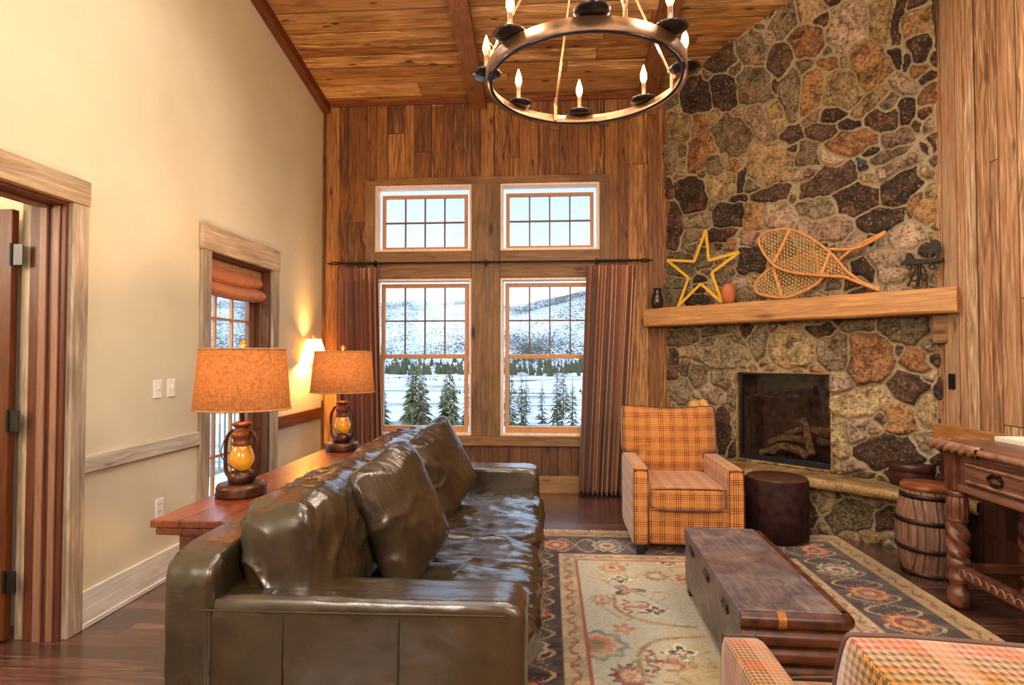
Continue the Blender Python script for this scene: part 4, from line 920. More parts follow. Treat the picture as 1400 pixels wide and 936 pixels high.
# ------------------------------------------------------------------ curtains, rod, blind
def cloth_stripe():
    t = NT('striped_curtain'); uv = t.sep(t.uv()); u = t.M('MULTIPLY', uv[0], 28.)
    f = t.M('FRACT', u); i = t.M('FLOOR', u); r = t.n('ShaderNodeTexWhiteNoise', {'W': i}, noise_dimensions='1D').outputs[0]
    c = t.ramp(r, [(0, (116,74,56)), (.3, (176,116,78)), (.5, (138,86,64)), (.7, (212,152,104)), (.85, (134,102,90)), (1, (184,122,82))], 'CONSTANT')
    c = t.mix(t.M('MULTIPLY', t.M('LESS_THAN', f, .22), .7), c, lin((64,38,34)))
    n = t.noise(t.obj(), 160, 3); t.bsdf(base=t.mix(t.M('MULTIPLY', n, .25), c, lin((60,36,28))), rough=.85, spec=.15, sheen=.2, normal=t.bump(n, .2, .003)); return t.m
M_CURT = cloth_stripe()
def curtain(xt0, xt1, xb0, xb1, zt, zb, folds, seed, label):
    nu, nz = folds*10, 46; vs = []; uvs = []; rr = random.Random(seed); ph = [rr.uniform(-.5, .5) for _ in range(folds+2)]
    for j in range(nz+1):
        w = j/nz; z = zt+(zb-zt)*w
        for i in range(nu+1):
            s = i/nu; k = s*folds; am = .022+.03*min(w*1.5, 1)
            xx = (xt0*(1-w)+xb0*w)*(1-s)+(xt1*(1-w)+xb1*w)*s
            p_ = 2*PI*(k+.12*math.sin(k*2.1+seed+w*1.2)); yy = BY-.11-am*math.sin(p_)-.012*noise.noise(Vector((k*.7, w*2, seed)))
            if w < .05: yy = BY-.11-(.006+.012*w/.05)*math.sin(p_*1.6)
            vs.append((xx+.012*math.cos(p_)*w, yy, z+(.006*math.sin(p_) if w == 0 else 0))); uvs.append((s*folds*.135+seed, z))
    fs = [(j*(nu+1)+i, j*(nu+1)+i+1, (j+1)*(nu+1)+i+1, (j+1)*(nu+1)+i) for j in range(nz) for i in range(nu)]
    o = MB().add(vs, fs, True).build('curtain', M_CURT, loc=((xb0+xb1)/2, BY-.11, zb), uvs=uvs, solid=.004)
    return tag(o, label, 'curtain', 'striped curtains flanking the windows')
curtain(-2.36, -1.90, -2.34, -1.83, 2.485, .012, 9, 1, 'left striped brown pleated curtain, behind the lantern lamp')
curtain(.405, .95, .30, .80, 2.485, .012, 10, 2, 'right striped brown pleated curtain, behind the plaid armchair')
t = thing('curtain_rod', 'long black iron curtain rod with twisted finials above the lower windows', 'curtain rod', (-.68, BY-.11, 2.54)); y = BY-.11; z = 2.535
MB().tube([(-2.36, y, z), (1.0, y, z)], .012, 10).build('rod', M_IRON, t)
for s, x0 in ((-1, -2.32), (1, .96)):
    mb = MB()
    mb.lathe([(.001,0)], (0, 0, 0), 3) if False else None
    for k in range(4): mb.tube([(x0+s*.13*q/12, y+.02*math.sin(PI*q/12)*math.cos(k*PI/2+q*.5), z+.02*math.sin(PI*q/12)*math.sin(k*PI/2+q*.5)) for q in range(13)], .005, 6)
    mb.tube([(x0-s*.02, y, z), (x0, y, z)], .018, 10).tube([(x0+s*.13, y, z), (x0+s*.16, y, z)], [.012, .003], 10)
    mb.tube([(x0-s*(.04+.42*q/120), y+.018*math.cos(q*PI/6), z+.018*math.sin(q*PI/6)) for q in range(121)], .005, 6)
    mb.build('finial', M_IRON, t)
for x in (-1.95, -.70, .52): MB().tube([(x, y, z), (x, BY-.03, z)], .009, 8).box(x-.012, x+.012, BY-.035, BY-.028, z-.04, z+.04).build('bracket', M_IRON, t)
M_BLIND = NT('roman_blind_cloth'); tt = M_BLIND; _u = tt.sep(tt.obj()); _s = tt.M('SINE', tt.M('MULTIPLY', _u[2], 420.)); tt.bsdf(base=tt.mix(tt.rng(_s, -.3, .5), lin((150,84,52)), lin((196,130,88))), rough=.85); M_BLIND = tt.m
t = thing('roman_blind', 'brown striped roman blind gathered at the top of the left glass door', 'blind', (LW-.12, 4.63, 2.0)); xb = LW-.10
nu = 30; prof = [(.0, 2.24), (-.03, 2.20), (-.055, 2.15), (-.03, 2.115), (.01, 2.12), (-.05, 2.09), (-.085, 2.05), (-.07, 2.01), (-.02, 1.99), (.02, 2.01)]
vs = [(xb-p*-1+.0+.006*math.sin(i*1.3+k), 4.20+(.87)*i/nu, zz-.02*math.sin(PI*i/nu)*(k > 2)) for i in range(nu+1) for k, (p, zz) in enumerate([(-a, b) for a, b in prof])]
K = len(prof); mb = MB(); mb.add(vs, [(i*K+k, (i+1)*K+k, (i+1)*K+k+1, i*K+k+1) for i in range(nu) for k in range(K-1)], True); mb.build('cloth', M_BLIND, t, solid=.006, subsurf=1)
bx('head_rail', M_BASEB, (xb-.05, xb+.02, 4.17, 5.09, 2.22, 2.275), t)

# ------------------------------------------------------------------ plaid armchair
def plaid():
    t = NT('glen_plaid_fabric'); uv = t.sep(t.uv()); n = t.noise(t.obj(), 12, 3)
    def lines(u):
        fine = t.M('LESS_THAN', t.M('FRACT', t.M('MULTIPLY', u, 62.)), .42)
        band = t.rng(t.M('SINE', t.M('MULTIPLY', u, 2*PI/.105)), -.1, .1); band2 = t.rng(t.M('SINE', t.M('MULTIPLY', u, 2*PI/.105/2)), .93, .99)
        return fine, band, band2
    a, ab, ac = lines(uv[0]); b, bb, bc = lines(uv[1])
    base = t.ramp(n, [(.35, (200,130,64)), (.65, (218,150,80))])
    c = t.mix(t.M('MULTIPLY', a, t.M('ADD', .35, t.M('MULTIPLY', ab, .45))), base, lin((104,48,30)))
    c = t.mix(t.M('MULTIPLY', b, t.M('ADD', .35, t.M('MULTIPLY', bb, .45))), c, lin((104,48,30)))
    c = t.mix(t.M('MULTIPLY', t.M('MULTIPLY', ab, bb), t.M('MULTIPLY', t.M('MAXIMUM', a, b), .35)), c, lin((48,24,22)))
    c = t.mix(t.M('MULTIPLY', t.M('MAXIMUM', ac, bc), .25), c, lin((196,150,60)))
    t.bsdf(base=c, rough=.85, spec=.15, sheen=.3, normal=t.bump(t.noise(t.obj(), 300, 2), .2, .002)); return t.m
def hound():
    t = NT('houndstooth_fabric'); uv = t.sep(t.uv()); S = 72.
    u = t.M('MULTIPLY', uv[0], S); v = t.M('MULTIPLY', uv[1], S)
    fu, fv = t.M('FRACT', u), t.M('FRACT', v)
    a = t.M('LESS_THAN', fu, .5); b = t.M('LESS_THAN', fv, .5)
    eq = t.M('COMPARE', a, b, .1); tw = t.M('LESS_THAN', t.M('FRACT', t.M('MULTIPLY', t.M('ADD', fu, fv), 2.)), .5)
    m = t.M('ADD', t.M('MULTIPLY', eq, a), t.M('MULTIPLY', t.M('SUBTRACT', 1., eq), tw), clamp=True)
    rowu = t.M('FRACT', t.M('DIVIDE', t.M('FLOOR', v), 9.)); colu = t.M('FRACT', t.M('DIVIDE', t.M('FLOOR', u), 11.))
    dark = t.ramp(rowu, [(0, (78,68,36)), (.22, (116,42,30)), (.44, (134,36,38)), (.66, (72,62,36)), (.88, (104,44,30))], 'CONSTANT')
    light = t.ramp(t.M('ADD', t.M('MULTIPLY', rowu, .6), t.M('MULTIPLY', colu, .4)), [(0, (172,124,76)), (.3, (176,110,40)), (.55, (176,130,94)), (.8, (176,118,46))], 'CONSTANT')
    fine = t.M('MULTIPLY', t.M('LESS_THAN', colu, .25), .35)
    c = t.mix(m, light, dark); c = t.mix(fine, c, lin((186,142,116)))
    t.bsdf(base=c, rough=.85, spec=.15, sheen=.3, normal=t.bump(t.noise(t.obj(), 400, 2), .2, .002)); return t.m
M_PLAID = plaid(); M_HOUND = hound(); M_WELT = plain('dark_welt', (84,44,34), .7)
def armchair(loc, rz, mat, label, welt, bs=1.):
    """authored facing -Y, x 0..w from the left, front at y=0"""
    t = thing('armchair', label, 'armchair', (0, 0, 0), 'matching checked armchairs'); W, Dp = .82, .90
    sw = lambda P, s: .6*noise.noise(Vector((P.x*3+s, P.y*3, P.z*3)))
    def cu(c, s, e, n, name, puff=0, amp=.006, rot=None, seed=0.):
        mb = cushion(c, s, e, n, puff, sw, amp, rot, seed); mb.s = [True]*len(mb.f); return mb.build(name, mat, t)
    hx = W/2
    cu((0, .43, .21), (W-.2, .80, .28), 26, 16, 'base')
    for s in (-1, 1):
        a = cu((s*(hx-.062), .40, .352), (.124, .80, .585), 14, 20, 'arm', seed=s)
        x0 = s*hx-s*.012; x1 = s*(hx-.124)+s*.012
        MB().tube(smoothpath([(x1, .004, .07), (x1, .004, .59), (x1+s*.012, .010, .628), (x0-s*.012, .010, .628), (x0, .004, .59), (x0, .004, .07)], 5), .004, 6).build('welt', welt, a)
    cu((0, .36, .415), (W-.25, .74, .18), 9, 26, 'seat_cushion', amp=.008)
    MB().tube(smoothpath([(-.275, .0, .492), (0, -.010, .500), (.275, .0, .492)], 8), .004, 6).tube(smoothpath([(-.275, .0, .335), (0, -.010, .33), (.275, .0, .335)], 8), .004, 6).build('seat_welt', welt, t)
    # T-shaped back: wide above the arms, narrow between them
    R_ = Matrix.Rotation(math.radians(-8), 3, 'X')
    oc = Vector((0, .70, .48)); pts2 = [(-.285, 0), (.285, 0), (.287, .13), (.33, .165), (.395, .19), (.405, .35), (.395, .55), (.36, .575), (.2, .568), (0, .555), (-.2, .568), (-.36, .575), (-.395, .55), (-.405, .35), (-.395, .19), (-.33, .165), (-.287, .13)]
    out = smoothpath([(a*bs, 0, b) for a, b in pts2], 4, True)
    cen = Vector((0, 0, .34)); rings = []; mb = MB(); M_ = len(out)
    lay = [(.0, -.055), (.35, -.05), (.7, -.035), (.9, -.015), (1., .02), (1., .13), (.93, .155), (.6, .165), (0., .165)]
    vs = []
    for f, y in lay:
        for p in out:
            q = cen+(p-cen)*max(f, .001); q = Vector((q.x, y, q.z)); vs.append(oc+R_ @ q)
    mb.add(vs, [(l*M_+k, l*M_+(k+1) % M_, (l+1)*M_+(k+1) % M_, (l+1)*M_+k) for l in range(len(lay)-1) for k in range(M_)], True)
    bk = mb.build('back_cushion', mat, t)
    MB().tube([oc+R_ @ Vector((p.x, .012, p.z)) for p in [cen+(p-cen)*.995 for p in out]], .0038, 6, closed=True).build('welt', welt, bk)
    MB().tube([oc+R_ @ Vector((p.x, .133, p.z)) for p in [cen+(p-cen)*1.0 for p in out]], .0038, 6, closed=True).build('welt', welt, bk)
    for (x, y) in ((-hx+.06, .05), (hx-.06, .05), (-hx+.06, .78), (hx-.06, .78)): MB().box(x-.03, x+.03, y-.03, y+.03, .001, .075).build('foot', M_BLACKP, t, bevel=.004)
    t.location = loc; t.rotation_euler = (0, 0, rz); return t
armchair((1.035, 4.34, .014), math.radians(-1), M_PLAID, 'orange plaid armchair facing the camera, between right curtain and hearth', M_WELT)
near_chair = armchair((.935, 1.84, .014), PI, M_HOUND, 'houndstooth-checked armchair in the bottom right foreground, seen from behind', plain('brown_welt', (92,70,62), .7), 1.16); near_chair.scale = (1.0, 1.09, .985)

# ------------------------------------------------------------------ trunk table
def trunk_paint():
    t = NT('worn_blue_black_paint'); o = t.obj(); a = t.noise(o, 6, 6, .7, .5); b = t.noise(t.n('ShaderNodeMapping', {0: o, 3: (40, 5, 40)}).outputs[0], 1., 4, .7); c = t.noise(o, 2.2, 3)
    base = t.ramp(t.M('ADD', t.M('MULTIPLY', a, .6), t.M('MULTIPLY', b, .4)), [(.36, (62,56,62)), (.5, (106,94,94)), (.6, (134,116,108)), (.72, (190,178,168))])
    base = t.mix(t.M('MULTIPLY', t.rng(c, .5, .65), .4), base, lin((92,54,42)))
    t.bsdf(base=base, rough=.42, spec=.5, normal=t.bump(a, .3, .006)); return t.m
M_TRK = trunk_paint(); M_TRK2 = plain('trunk_rib_wood', (92,48,26), .35, 0, .5, .4, 12, .2); M_TAPE = plain('brass_patch', (168,106,44), .4, .3)
t = thing('trunk_table', 'low dark painted wooden trunk used as coffee table with rounded ribs on its end', 'trunk', (0, 0, 0))
TW, TL, THH = .42, 1.22, .40
MB().box(0, TW-.02, .04, TL, .045, THH-.075).build('chest_body', M_TRK, t, bevel=.006)
MB().box(-.006, TW, .035, TL+.005, THH-.075, THH).build('lid', M_TRK, t, bevel=.006)
nr = 5; rh = (THH-.03)/nr
for i in range(nr):
    z = THH-rh/2-i*rh-.003
    q = [(-.002, .045, z)]+[(TW*k/4, .045, z) for k in range(1, 4)]+[(TW, .05, z), (TW+.03, .06, z)]
    mb = MB(); path = smoothpath([(0, .045, z), (TW*.5, .045, z), (TW-.01, .047, z), (TW+.012, .065, z), (TW+.016, .10, z), (TW+.016, TL*.5, z), (TW+.016, TL-.02, z)], 7)
    mb.tube(path, rh/2*1.02, 14); o = mb.build('end_rib', M_TRK2, t)
    if i == 0: MB().tube([(TW*.36, .0445, z), (TW*.44, .0445, z)], rh/2*1.06, 14).build('brass_patch', M_TAPE, o)
for y in (.25, .62, 1.0):
    MB().box(-.012, -.004, y-.045, y+.045, THH-.10, THH-.055).tube([(-.012, y-.045, THH-.076), (-.012, y+.045, THH-.076)], .006, 8).build('hinge', M_IRONR, t, bevel=.001)
for (x, y) in ((.03, .10), (TW-.06, .10), (.03, TL-.06), (TW-.06, TL-.06)): MB().box(x-.025, x+.025, y-.03, y+.03, 0.001, .045).build('foot', M_BLACKP, t)
t.location = (.815, 2.50, .014); t.rotation_euler = (0, 0, math.radians(-2.2))

# ------------------------------------------------------------------ carved console on the right
M_CON = wood('carved_console_wood', [(132,92,74),(146,104,84)], 'z', 'y', None, patch=(96,56,42), patch_amt=.6, knots=.3, rough=.35, spec=.5, grain=.7)
M_CONL = plain('carved_leg_wood', (104,62,46), .32, 0, .5, .35, 14, .3); M_CONR = plain('carved_rope_wood', (150,108,84), .4, 0, .5, .3, 20, .2)
t = thing('carved_console', 'heavy carved wooden console with rope edging and twisted legs at the right wall', 'table', (2.68, 2.7, 0))
cx0, cx1, cy0, cy1, ch = 2.36, 2.94, 1.75, 3.74, .985
bx('tabletop', M_CON, (cx0+.012, cx1, cy0, cy1-.012, ch-.045, ch), t, .008)
bx('top_moulding', M_CON, (cx0+.03, cx1, cy0, cy1-.03, ch-.065, ch-.045), t, .006)
mb = MB()
def rope(mb, p, q, r, pitch, n=12, lobes=3, amp=.28):
    p, q = Vector(p), Vector(q); L_ = (q-p).length; m = int(L_/(pitch/10)); d = (q-p).normalized(); a = d.cross(Vector((0, 0, 1))); a.normalize() if a.length > .01 else None
    if a.length < .01: a = Vector((1, 0, 0))
    b = d.cross(a); vs = []
    for i in range(m+1):
        for k in range(n):
            th = 2*PI*k/n; rr_ = r*(1+amp*math.cos(lobes*(th)+2*PI*i/m*L_/pitch)); vs.append(p+d*(L_*i/m)+a*(rr_*math.cos(th))+b*(rr_*math.sin(th)))
    mb.add(vs, [(i*n+k, i*n+(k+1) % n, (i+1)*n+(k+1) % n, (i+1)*n+k) for i in range(m) for k in range(n)], True)
for (p, q, nm) in (((cx0+.012, cy1-.01, ch-.023), (cx0+.012, cy1-.42, ch-.023), 'rope_edge'), ((cx0+.01, cy1-.012, ch-.023), (cx1, cy1-.012, ch-.023), 'rope_edge')):
    mb = MB(); rope(mb, p, q, .028, .065, 32, 4); mb.build(nm, M_CONR, t)
MB().tube([(cx0+.012, cy1-.42, ch-.023), (cx0+.012, cy0, ch-.023)], .02, 10).build('rounded_edge', M_CONR, t)
bx('apron', M_CON, (cx0+.075, cx1-.03, cy0+.05, cy1-.10, .74, ch-.065), t, .004)
bx('lower_rail', M_CON, (cx0+.06, cx0+.10, cy0+.05, cy1-.16, .70, .745), t, .006)
for (ya, yb) in ((3.02, 3.50), (2.44, 2.94), (1.86, 2.36)):
    d_ = bx('drawer', M_CON, (cx0+.055, cx0+.09, ya, yb, .762, .885), t, .006)
    mb = MB(); rope(mb, (cx0+.052, ya+.015, .873), (cx0+.052, yb-.015, .873), .009, .02, 12, 3); rope(mb, (cx0+.052, ya+.015, .775), (cx0+.052, yb-.015, .775), .009, .02, 12, 3); mb.build('rope_carving', M_CONR, d_)
    ym = (ya+yb)/2; mb = MB()
    mb.tube([(cx0+.045-.012*math.sin(k*PI/8)*0, ym+.048*math.cos(k*PI/8), .822+.028*math.sin(k*PI/8)) for k in range(16)], .006, 8, closed=True)
    for s in (-1, 1): mb.tube([(cx0+.055, ym+s*.022, .848), (cx0+.035, ym+s*.022, .846)], .010, 8).tube([(cx0+.045, ym+s*.015, .85), (cx0+.042, ym+s*.05, .83)], .009, 8)
    mb.tube([(cx0+.04, ym-.02, .80), (cx0+.04, ym+.02, .80)], .009, 8); mb.build('drop_handle', M_IRON, d_)
def console_leg(x, y):
    bx('leg_block', M_CONL, (x-.045, x+.045, y-.045, y+.045, .70, .92), t, .008)
    mb = MB(); c = (x, y, 0)
    mb.lathe([(.04,.70),(.05,.69),(.052,.67),(.042,.66)], c, 24)
    mb.lathe([(.044,.66),(.052,.64),(.054,.56),(.05,.53)], c, 60, lambda th, z: 1+.07*math.cos(th*12))
    mb.lathe([(.054,.53),(.057,.52),(.05,.51)], c, 24)
    n = 60; zz = [.51-.21*i/40 for i in range(41)]
    mb.lathe([(.050+.006*math.sin(PI*i/40), z) for i, z in enumerate(zz)], c, n, lambda th, z: 1+.16*math.cos(3*th+z*62))
    mb.lathe([(.045,.30),(.06,.29),(.062,.26),(.055,.24),(.045,.23),(.05,.20),(.062,.19),(.062,.17),(.044,.15),(.04,.12),(.056,.11),(.062,.07),(.056,.03),(.045,.003),(.001,.002)], c, 28)
    mb.build('leg', M_CONL, t)
for (x, y) in ((cx0+.085, cy1-.13), (cx1-.08, cy1-.13), (cx0+.085, cy0+.1), (cx1-.08, cy0+.1)): console_leg(x, y)
s_ = bx('front_stretcher', M_CONL, (cx0+.06, cx0+.10, cy0+.1, cy1-.16, .195, .265), t, .004)
mb = MB()
for i in range(30):
    y = cy1-.20-i*.058
    mb.tube([(cx0+.058, y-.026*math.cos(q*PI/6), .213+.034*math.sin(q*PI/6)) for q in range(7)], .0045, 6)
mb.build('scroll_carving', M_CONR, s_)
bx('side_stretcher', M_CONL, (cx0+.10, cx1-.10, cy1-.15, cy1-.11, .21, .26), t, .004)
mb = MB().box(2.60, 2.90, 2.8, 3.88-.2, ch+.001, ch+.006)
tray = thing('white_tray', 'flat white tray lying on the carved console near the right wall', 'tray', (2.8, 3.3, ch+.001))
MB().box(2.70, 2.92, 2.9, 3.66, ch+.001, ch+.006).build('tray_base', M_WHITE, tray, bevel=.002)
mb = MB(); mb.box(2.70, 2.712, 2.9, 3.66, ch+.006, ch+.03); mb.box(2.908, 2.92, 2.9, 3.66, ch+.006, ch+.03); mb.box(2.712, 2.908, 2.9, 2.912, ch+.006, ch+.03); mb.box(2.712, 2.908, 3.648, 3.66, ch+.006, ch+.03)
mb.build('rim', M_WHITE, tray, bevel=.003)

# ------------------------------------------------------------------ rug (pattern knotted into vertex colours)
rx0, rx1, ry0, ry1 = -.50, 2.375, .95, 4.92; res = .0095
nx, ny = int((rx1-rx0)/res), int((ry1-ry0)/res)
X, Y = np.meshgrid(np.linspace(rx0, rx1, nx), np.linspace(ry0, ry1, ny)); C = np.zeros((ny, nx, 3))
def L3(c): return np.array(lin(c)[:3])
def put(mask, c, a=1.):
    C[mask] = C[mask]*(1-a)+L3(c)*a
nzf = lambda s, sx, sy, seed: np.array([[noise.noise(Vector((x*sx, y*sy, seed))) for x in X[0, ::s]] for y in Y[::s, 0]])
lo = nzf(6, 2.2, 1.1, 3.); lo = np.kron(lo, np.ones((6, 6)))[:ny, :nx]
hi = RNG.rand(ny, nx)
e = np.minimum(np.minimum(X-rx0, rx1-X), np.minimum(Y-ry0, ry1-Y))
t_ = np.clip(.38+lo*1.2+(X-.95)*.5, 0, 1)[..., None]  # field cooler left, golder right: window and room light painted into the wool
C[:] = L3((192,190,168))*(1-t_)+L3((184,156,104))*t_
hor = np.sin(Y*150)*.5+.5; C *= (1-.12*hor[..., None]*hi[..., None])
rg = random.Random(4)
def rot(cx, cy, a=0.):
    dx, dy = X-cx, Y-cy; return dx*math.cos(a)+dy*math.sin(a), -dx*math.sin(a)+dy*math.cos(a)
def palm(cx, cy, r, cols, pet=8, a=0., sx=1., sy=1., am=.18):
    dx, dy = rot(cx, cy, a); q = np.hypot(dx/sx, dy/sy); th = np.arctan2(dy/sy, dx/sx); R_ = r*(1+am*np.cos(pet*th))
    for f, c in cols: put(q < R_*f, c)
def curve(pts, w, c, a=1.):
    P_ = smoothpath([(x, y, 0) for x, y in pts], 10)
    for p, q in zip(P_, P_[1:]):
        bx0, bx1 = min(p.x, q.x)-w, max(p.x, q.x)+w; by0, by1 = min(p.y, q.y)-w, max(p.y, q.y)+w
        i0, i1 = max(int((bx0-rx0)/res)-1, 0), min(int((bx1-rx0)/res)+2, nx); j0, j1 = max(int((by0-ry0)/res)-1, 0), min(int((by1-ry0)/res)+2, ny)
        if i0 >= i1 or j0 >= j1: continue
        xs_, ys_ = X[j0:j1, i0:i1], Y[j0:j1, i0:i1]; d = q-p; tt = np.clip(((xs_-p.x)*d.x+(ys_-p.y)*d.y)/max(d.x**2+d.y**2, 1e-9), 0, 1)
        m = np.hypot(xs_-p.x-tt*d.x, ys_-p.y-tt*d.y) < w/2; sub = C[j0:j1, i0:i1]; sub[m] = sub[m]*(1-a)+L3(c)*a
RED, ROS, NAV, OLV, GLD, TAN, BLU = (160,62,50), (196,120,96), (62,58,70), (128,116,78), (186,148,88), (206,178,138), (92,140,152)
F0 = .70
# field motifs, mirrored about the rug's axis
mx = (rx0+rx1)
def beast(cx, cy, s, a=0.):
    dx, dy = rot(cx, cy, a); put((np.abs(dx) < .055*s) & (np.abs(dy) < .016*s), RED); put(np.hypot(dx-.05*s, dy) < .03*s, RED)
    R2 = lambda u, v: (cx+u*math.cos(a)-v*math.sin(a), cy+u*math.sin(a)+v*math.cos(a))
    for sg in (-1, 1):
        curve([R2(.05*s, 0), R2(.09*s, sg*.03*s), R2(.07*s, sg*.07*s), R2(.02*s, sg*.075*s)], .018*s, RED)
        curve([R2(-.04*s, 0), R2(-.06*s, sg*.03*s), R2(-.02*s, sg*.06*s), R2(-.05*s, sg*.09*s)], .016*s, RED)
fld = [('b', .50, 3.46, 1.), ('b', .54, 2.86, 1.1), ('p', .44, 4.08, .075, ROS, RED), ('p', .32, 3.55, .06, ROS, RED), ('p', .38, 2.72, .08, RED, ROS), ('d', .47, 3.88, .05), ('f', .49, 3.70, .06), ('d', .62, 3.42, .05),
       ('d', .66, 2.95, .055), ('s', .40, 3.18, .05), ('p', .62, 4.30, .06, OLV, ROS), ('s', .30, 4.30, .05), ('p', .72, 3.95, .07, OLV, TAN), ('d', .85, 4.2, .05), ('b', .9, 3.9, .8), ('p', .8, 2.4, .09, RED, ROS), ('b', .55, 2.1, 1.), ('p', .4, 1.8, .08, ROS, RED)]
for m_ in fld:
    for mir in (0, 1):
        x = mx-m_[1] if mir else m_[1]; y = m_[2]
        if m_[0] == 'b': beast(x, y, m_[3], PI if mir else 0)
        elif m_[0] == 'p': palm(x, y, m_[3], [(1.15, NAV if m_[4] == RED else OLV), (1., m_[4]), (.6, TAN), (.35, m_[5])], 12)
        elif m_[0] == 'd': palm(x, y, m_[3], [(1.2, (222,214,190)), (.9, NAV), (.4, TAN)], 4, am=.35)
        elif m_[0] == 's': palm(x, y, m_[3], [(1., ROS), (.5, TAN)], 5, am=.4)
        elif m_[0] == 'f': palm(x, y, m_[3], [(1., NAV), (.5, ROS)], 3, am=.5, sx=1.4)
for mir in (0, 1):
    fx_ = (lambda x: mx-x) if mir else (lambda x: x)
    for pts_ in ([(.40,3.62),(.40,3.42),(.55,3.27),(.80,3.22)], [(.44,2.70),(.44,2.90),(.56,3.06),(.82,3.12)], [(.40,2.0),(.44,2.3),(.6,2.42),(.85,2.45)]):
        curve([(fx_(x), y) for x, y in pts_], .035, GLD); curve([(fx_(x), y) for x, y in pts_], .012, OLV)
    for k in range(26):
        x0_, y0_ = rg.uniform(.28, .92), rg.uniform(1.7, 4.25); pts_ = [(x0_, y0_)]
        for _ in range(4): pts_.append((pts_[-1][0]+rg.uniform(-.1, .1), pts_[-1][1]+rg.uniform(-.12, .12)))
        curve([(fx_(x), y) for x, y in pts_], .009, rg.choice([ROS, OLV, GLD]), .8)
    yy = 3.0; dx, dy = X-fx_(.235), Y-yy; q = np.hypot(dx/1.1, dy); inn = (e > F0-.005)
    for f_, c_ in ((.15, BLU), (.125, GLD), (.11, TAN), (.09, ROS), (.05, OLV)): put((q < f_*(1+.1*np.cos(9*np.arctan2(dy, dx)))) & inn, c_)
# borders
b_ = (e < F0); put(b_, (66,46,44)); par = np.where((X-rx0 < F0*1.0) | (rx1-X < F0), 0, 1)
side = np.minimum(X-rx0, rx1-X) <= np.minimum(Y-ry0, ry1-Y); s_par = np.where(side, Y, X); w_ = e-.37
cell = .40; sp_ = (s_par+np.where(side, .05, .15)) % cell-cell/2; ci = np.floor((s_par+np.where(side, .05, .15))/cell).astype(int) % 3
q = np.hypot(sp_/.9, w_/1.); thp = np.arctan2(w_, sp_)
for off_ in (0., PI):
    v = np.abs(w_-.15*np.sin(s_par*2*PI/cell+off_)); put((v < .011) & b_, (196,160,118))
v = np.abs(w_-.10*np.sin(s_par*4*PI/cell+.8)); put((v < .008) & b_, (140,116,120))
v = np.abs(w_-.12*np.sin(s_par*6*PI/cell+2.1)); put((v < .006) & b_, (176,150,116))
for f_, cs in ((.125, ((150,66,48), (206,178,138), (178,80,50))), (.105, ((206,150,96), (92,120,120), (206,150,84))), (.075, ((176,84,60), (206,178,138), (150,58,46))), (.035, (TAN, RED, GLD))):
    for k in range(3): put((q < f_*(1+.08*np.cos(10*thp))) & (ci == k) & b_, cs[k])
put((e > .56) & (e < .69), (200,172,132)); put((np.abs(e-.625-.022*np.sin(s_par*40)) < .008) & (e > .56) & (e < .69), (150,112,80)); put((e > .56) & (e < .568), (74,50,46)); put((e > .685) & (e < .70), (172,84,66))
vv_ = ((s_par*9) % 1 < .22) & (np.abs(e-.625) < .02); put(vv_ & (e > .56) & (e < .69), (172,96,74))
put(e < .155, (188,150,92)); put((np.abs(e-.085-.02*np.sin(s_par*34)) < .008), (128,84,52)); put(((s_par*7) % 1 < .25) & (np.abs(e-.085) < .025), (156,70,50)); put((e > .145) & (e < .155), (84,52,44)); put(e < .03, (196,156,92))
BASEC = L3((176,158,128)); C = C*.84+BASEC*.16*C.mean(2, keepdims=True)*1.6
wear = np.clip(np.kron(nzf(3, 9, 14, 8.), np.ones((3, 3)))[:ny, :nx]*1.6+.25, 0, .55)[..., None]; C = C*(1-wear)+(C*.35+L3((188,176,146))*.65*np.where(b_[..., None], .35, 1.))*wear
C *= (.80+.34*hi[..., None]); lm = (lo*.5+1)[..., None]; C *= np.clip(lm, .8, 1.15)
vs = np.stack([X.ravel(), Y.ravel(), np.full(nx*ny, .012)+RNG.rand(nx*ny)*.0012], 1); idx = np.arange(nx*ny).reshape(ny, nx)
fs = np.stack([idx[:-1, :-1].ravel(), idx[:-1, 1:].ravel(), idx[1:, 1:].ravel(), idx[1:, :-1].ravel()], 1)
mb = MB(); mb.add(vs.tolist(), fs.tolist()); vc = np.concatenate([C.reshape(-1, 3), np.ones((nx*ny, 1))], 1).tolist()
k0 = len(mb.v); mb.add([(rx0,ry0,.001),(rx1,ry0,.001),(rx1,ry1,.001),(rx0,ry1,.001),(rx0,ry0,.012),(rx1,ry0,.012),(rx1,ry1,.012),(rx0,ry1,.012)], [(0,1,5,4),(1,2,6,5),(2,3,7,6),(3,0,4,7)])
vc += [[.3, .2, .12, 1]]*8
t = NT('rug_wool'); ca = t.n('ShaderNodeAttribute', attribute_name='col').outputs['Color']; nb = t.noise(t.obj(), 260, 3, .7)
t.bsdf(base=t.mix(t.M('MULTIPLY', nb, .35), ca, t.mix(1., ca, (.5, .48, .46, 1), 'MULTIPLY')), rough=.95, spec=.05, sheen=.2, normal=t.bump(nb, .5, .004)); M_RUG = t.m
rug = thing('oriental_rug', 'large oriental rug with pale floral field and dark scrolling border', 'rug', ((rx0+rx1)/2, (ry0+ry1)/2, 0))
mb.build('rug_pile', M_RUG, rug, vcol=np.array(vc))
mb = MB(); fr = random.Random(1)
for i in range(560):
    x = rx0+.005+(rx1-rx0-.01)*i/559; L_ = fr.uniform(.035, .065); dx = fr.uniform(-.012, .012); y = ry1
    mb.add([(x-.002, y, .010), (x+.002, y, .010), (x+dx+.0025, y+L_, .003), (x+dx-.0025, y+L_, .003)], [(0, 1, 2, 3)])
fo = mb.build('fringe', plain('fringe_cotton', (226,204,158), .9), rug); fo['kind'] = 'stuff'

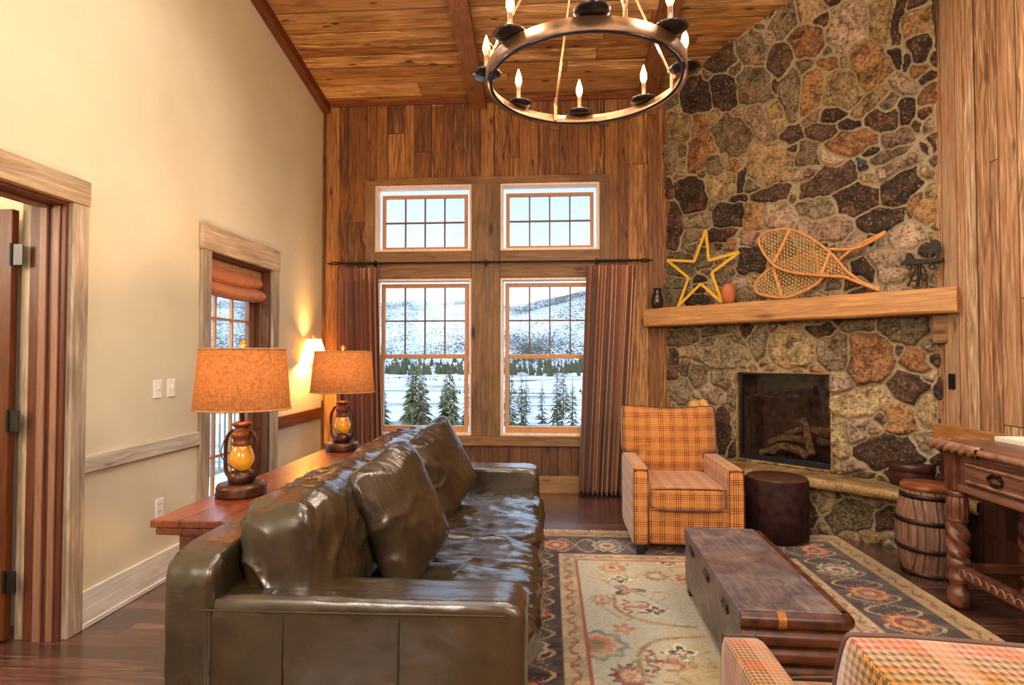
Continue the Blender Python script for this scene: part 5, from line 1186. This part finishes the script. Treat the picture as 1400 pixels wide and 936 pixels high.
# ------------------------------------------------------------------ light
w = bpy.data.worlds.new('sky'); scene.world = w; w.use_nodes = True; nt = w.node_tree; nt.nodes.clear()
out = nt.nodes.new('ShaderNodeOutputWorld'); bg = nt.nodes.new('ShaderNodeBackground'); tc = nt.nodes.new('ShaderNodeTexCoord'); sp = nt.nodes.new('ShaderNodeSeparateXYZ'); cr = nt.nodes.new('ShaderNodeValToRGB')
nt.links.new(tc.outputs['Generated'], sp.inputs[0]); nt.links.new(sp.outputs[2], cr.inputs[0]); nt.links.new(cr.outputs[0], bg.inputs[0]); nt.links.new(bg.outputs[0], out.inputs[0])
cr.color_ramp.elements[0].position = .0; cr.color_ramp.elements[0].color = lin((222,232,244)); cr.color_ramp.elements[1].position = .28; cr.color_ramp.elements[1].color = lin((168,194,222))
mr = nt.nodes.new('ShaderNodeMapRange'); mr.inputs[1].default_value = .30; mr.inputs[2].default_value = .42; mr.inputs[3].default_value = 1.3; mr.inputs[4].default_value = 5.5
nt.links.new(sp.outputs[2], mr.inputs[0]); nt.links.new(mr.outputs[0], bg.inputs[1])
sl = bpy.data.lights.new('sun', 'SUN'); sl.energy = 1.6; sl.angle = .02; sl.color = (1, .95, .88); so = bpy.data.objects.new('sun', sl); COL.objects.link(so)
so.rotation_euler = Vector((.45, .72, -.62)).to_track_quat('-Z', 'Y').to_euler()
def spot(loc, energy, col, size=150, r=.6):
    l = bpy.data.lights.new('ceiling_fill_spot', 'SPOT'); l.energy = energy; l.color = col; l.spot_size = math.radians(size); l.spot_blend = .6; l.shadow_soft_size = r
    o = bpy.data.objects.new('ceiling_fill_spot', l); COL.objects.link(o); o.location = loc
WARM = (1, .95, .87)
for x in (-1.4, .2, 1.9):
    for y in (-1.2, .9, 3.0): spot((x, y, CE(y)-.25), 72, WARM)  # unseen soft spots under the ceiling, added to fill the room
plight('hall_light', (-3.9, 1.6, 2.3), 60, (1, .85, .65), .2)
l = bpy.data.lights.new('spare_fill_light', 'POINT')
for (x, y) in ((-1.6, -1.8), (1.9, -1.8)): plight('rear_fill_light', (x, y, 2.6), 205, (1, .93, .82), .5)  # unseen point lights added behind the camera to brighten the ceiling
bpy.data.lights.remove(l)
scene.view_settings.view_transform = 'Standard'; scene.view_settings.look = 'None'; scene.view_settings.exposure = .68; scene.view_settings.gamma = 1.
scene.view_settings.use_curve_mapping = False
scene.cycles.max_bounces = 8; scene.cycles.diffuse_bounces = 4; scene.cycles.glossy_bounces = 3; scene.cycles.transparent_max_bounces = 12; scene.cycles.sample_clamp_indirect = 6
scene.cycles.use_denoising = True
scene.cycles.caustics_reflective = False; scene.cycles.caustics_refractive = False
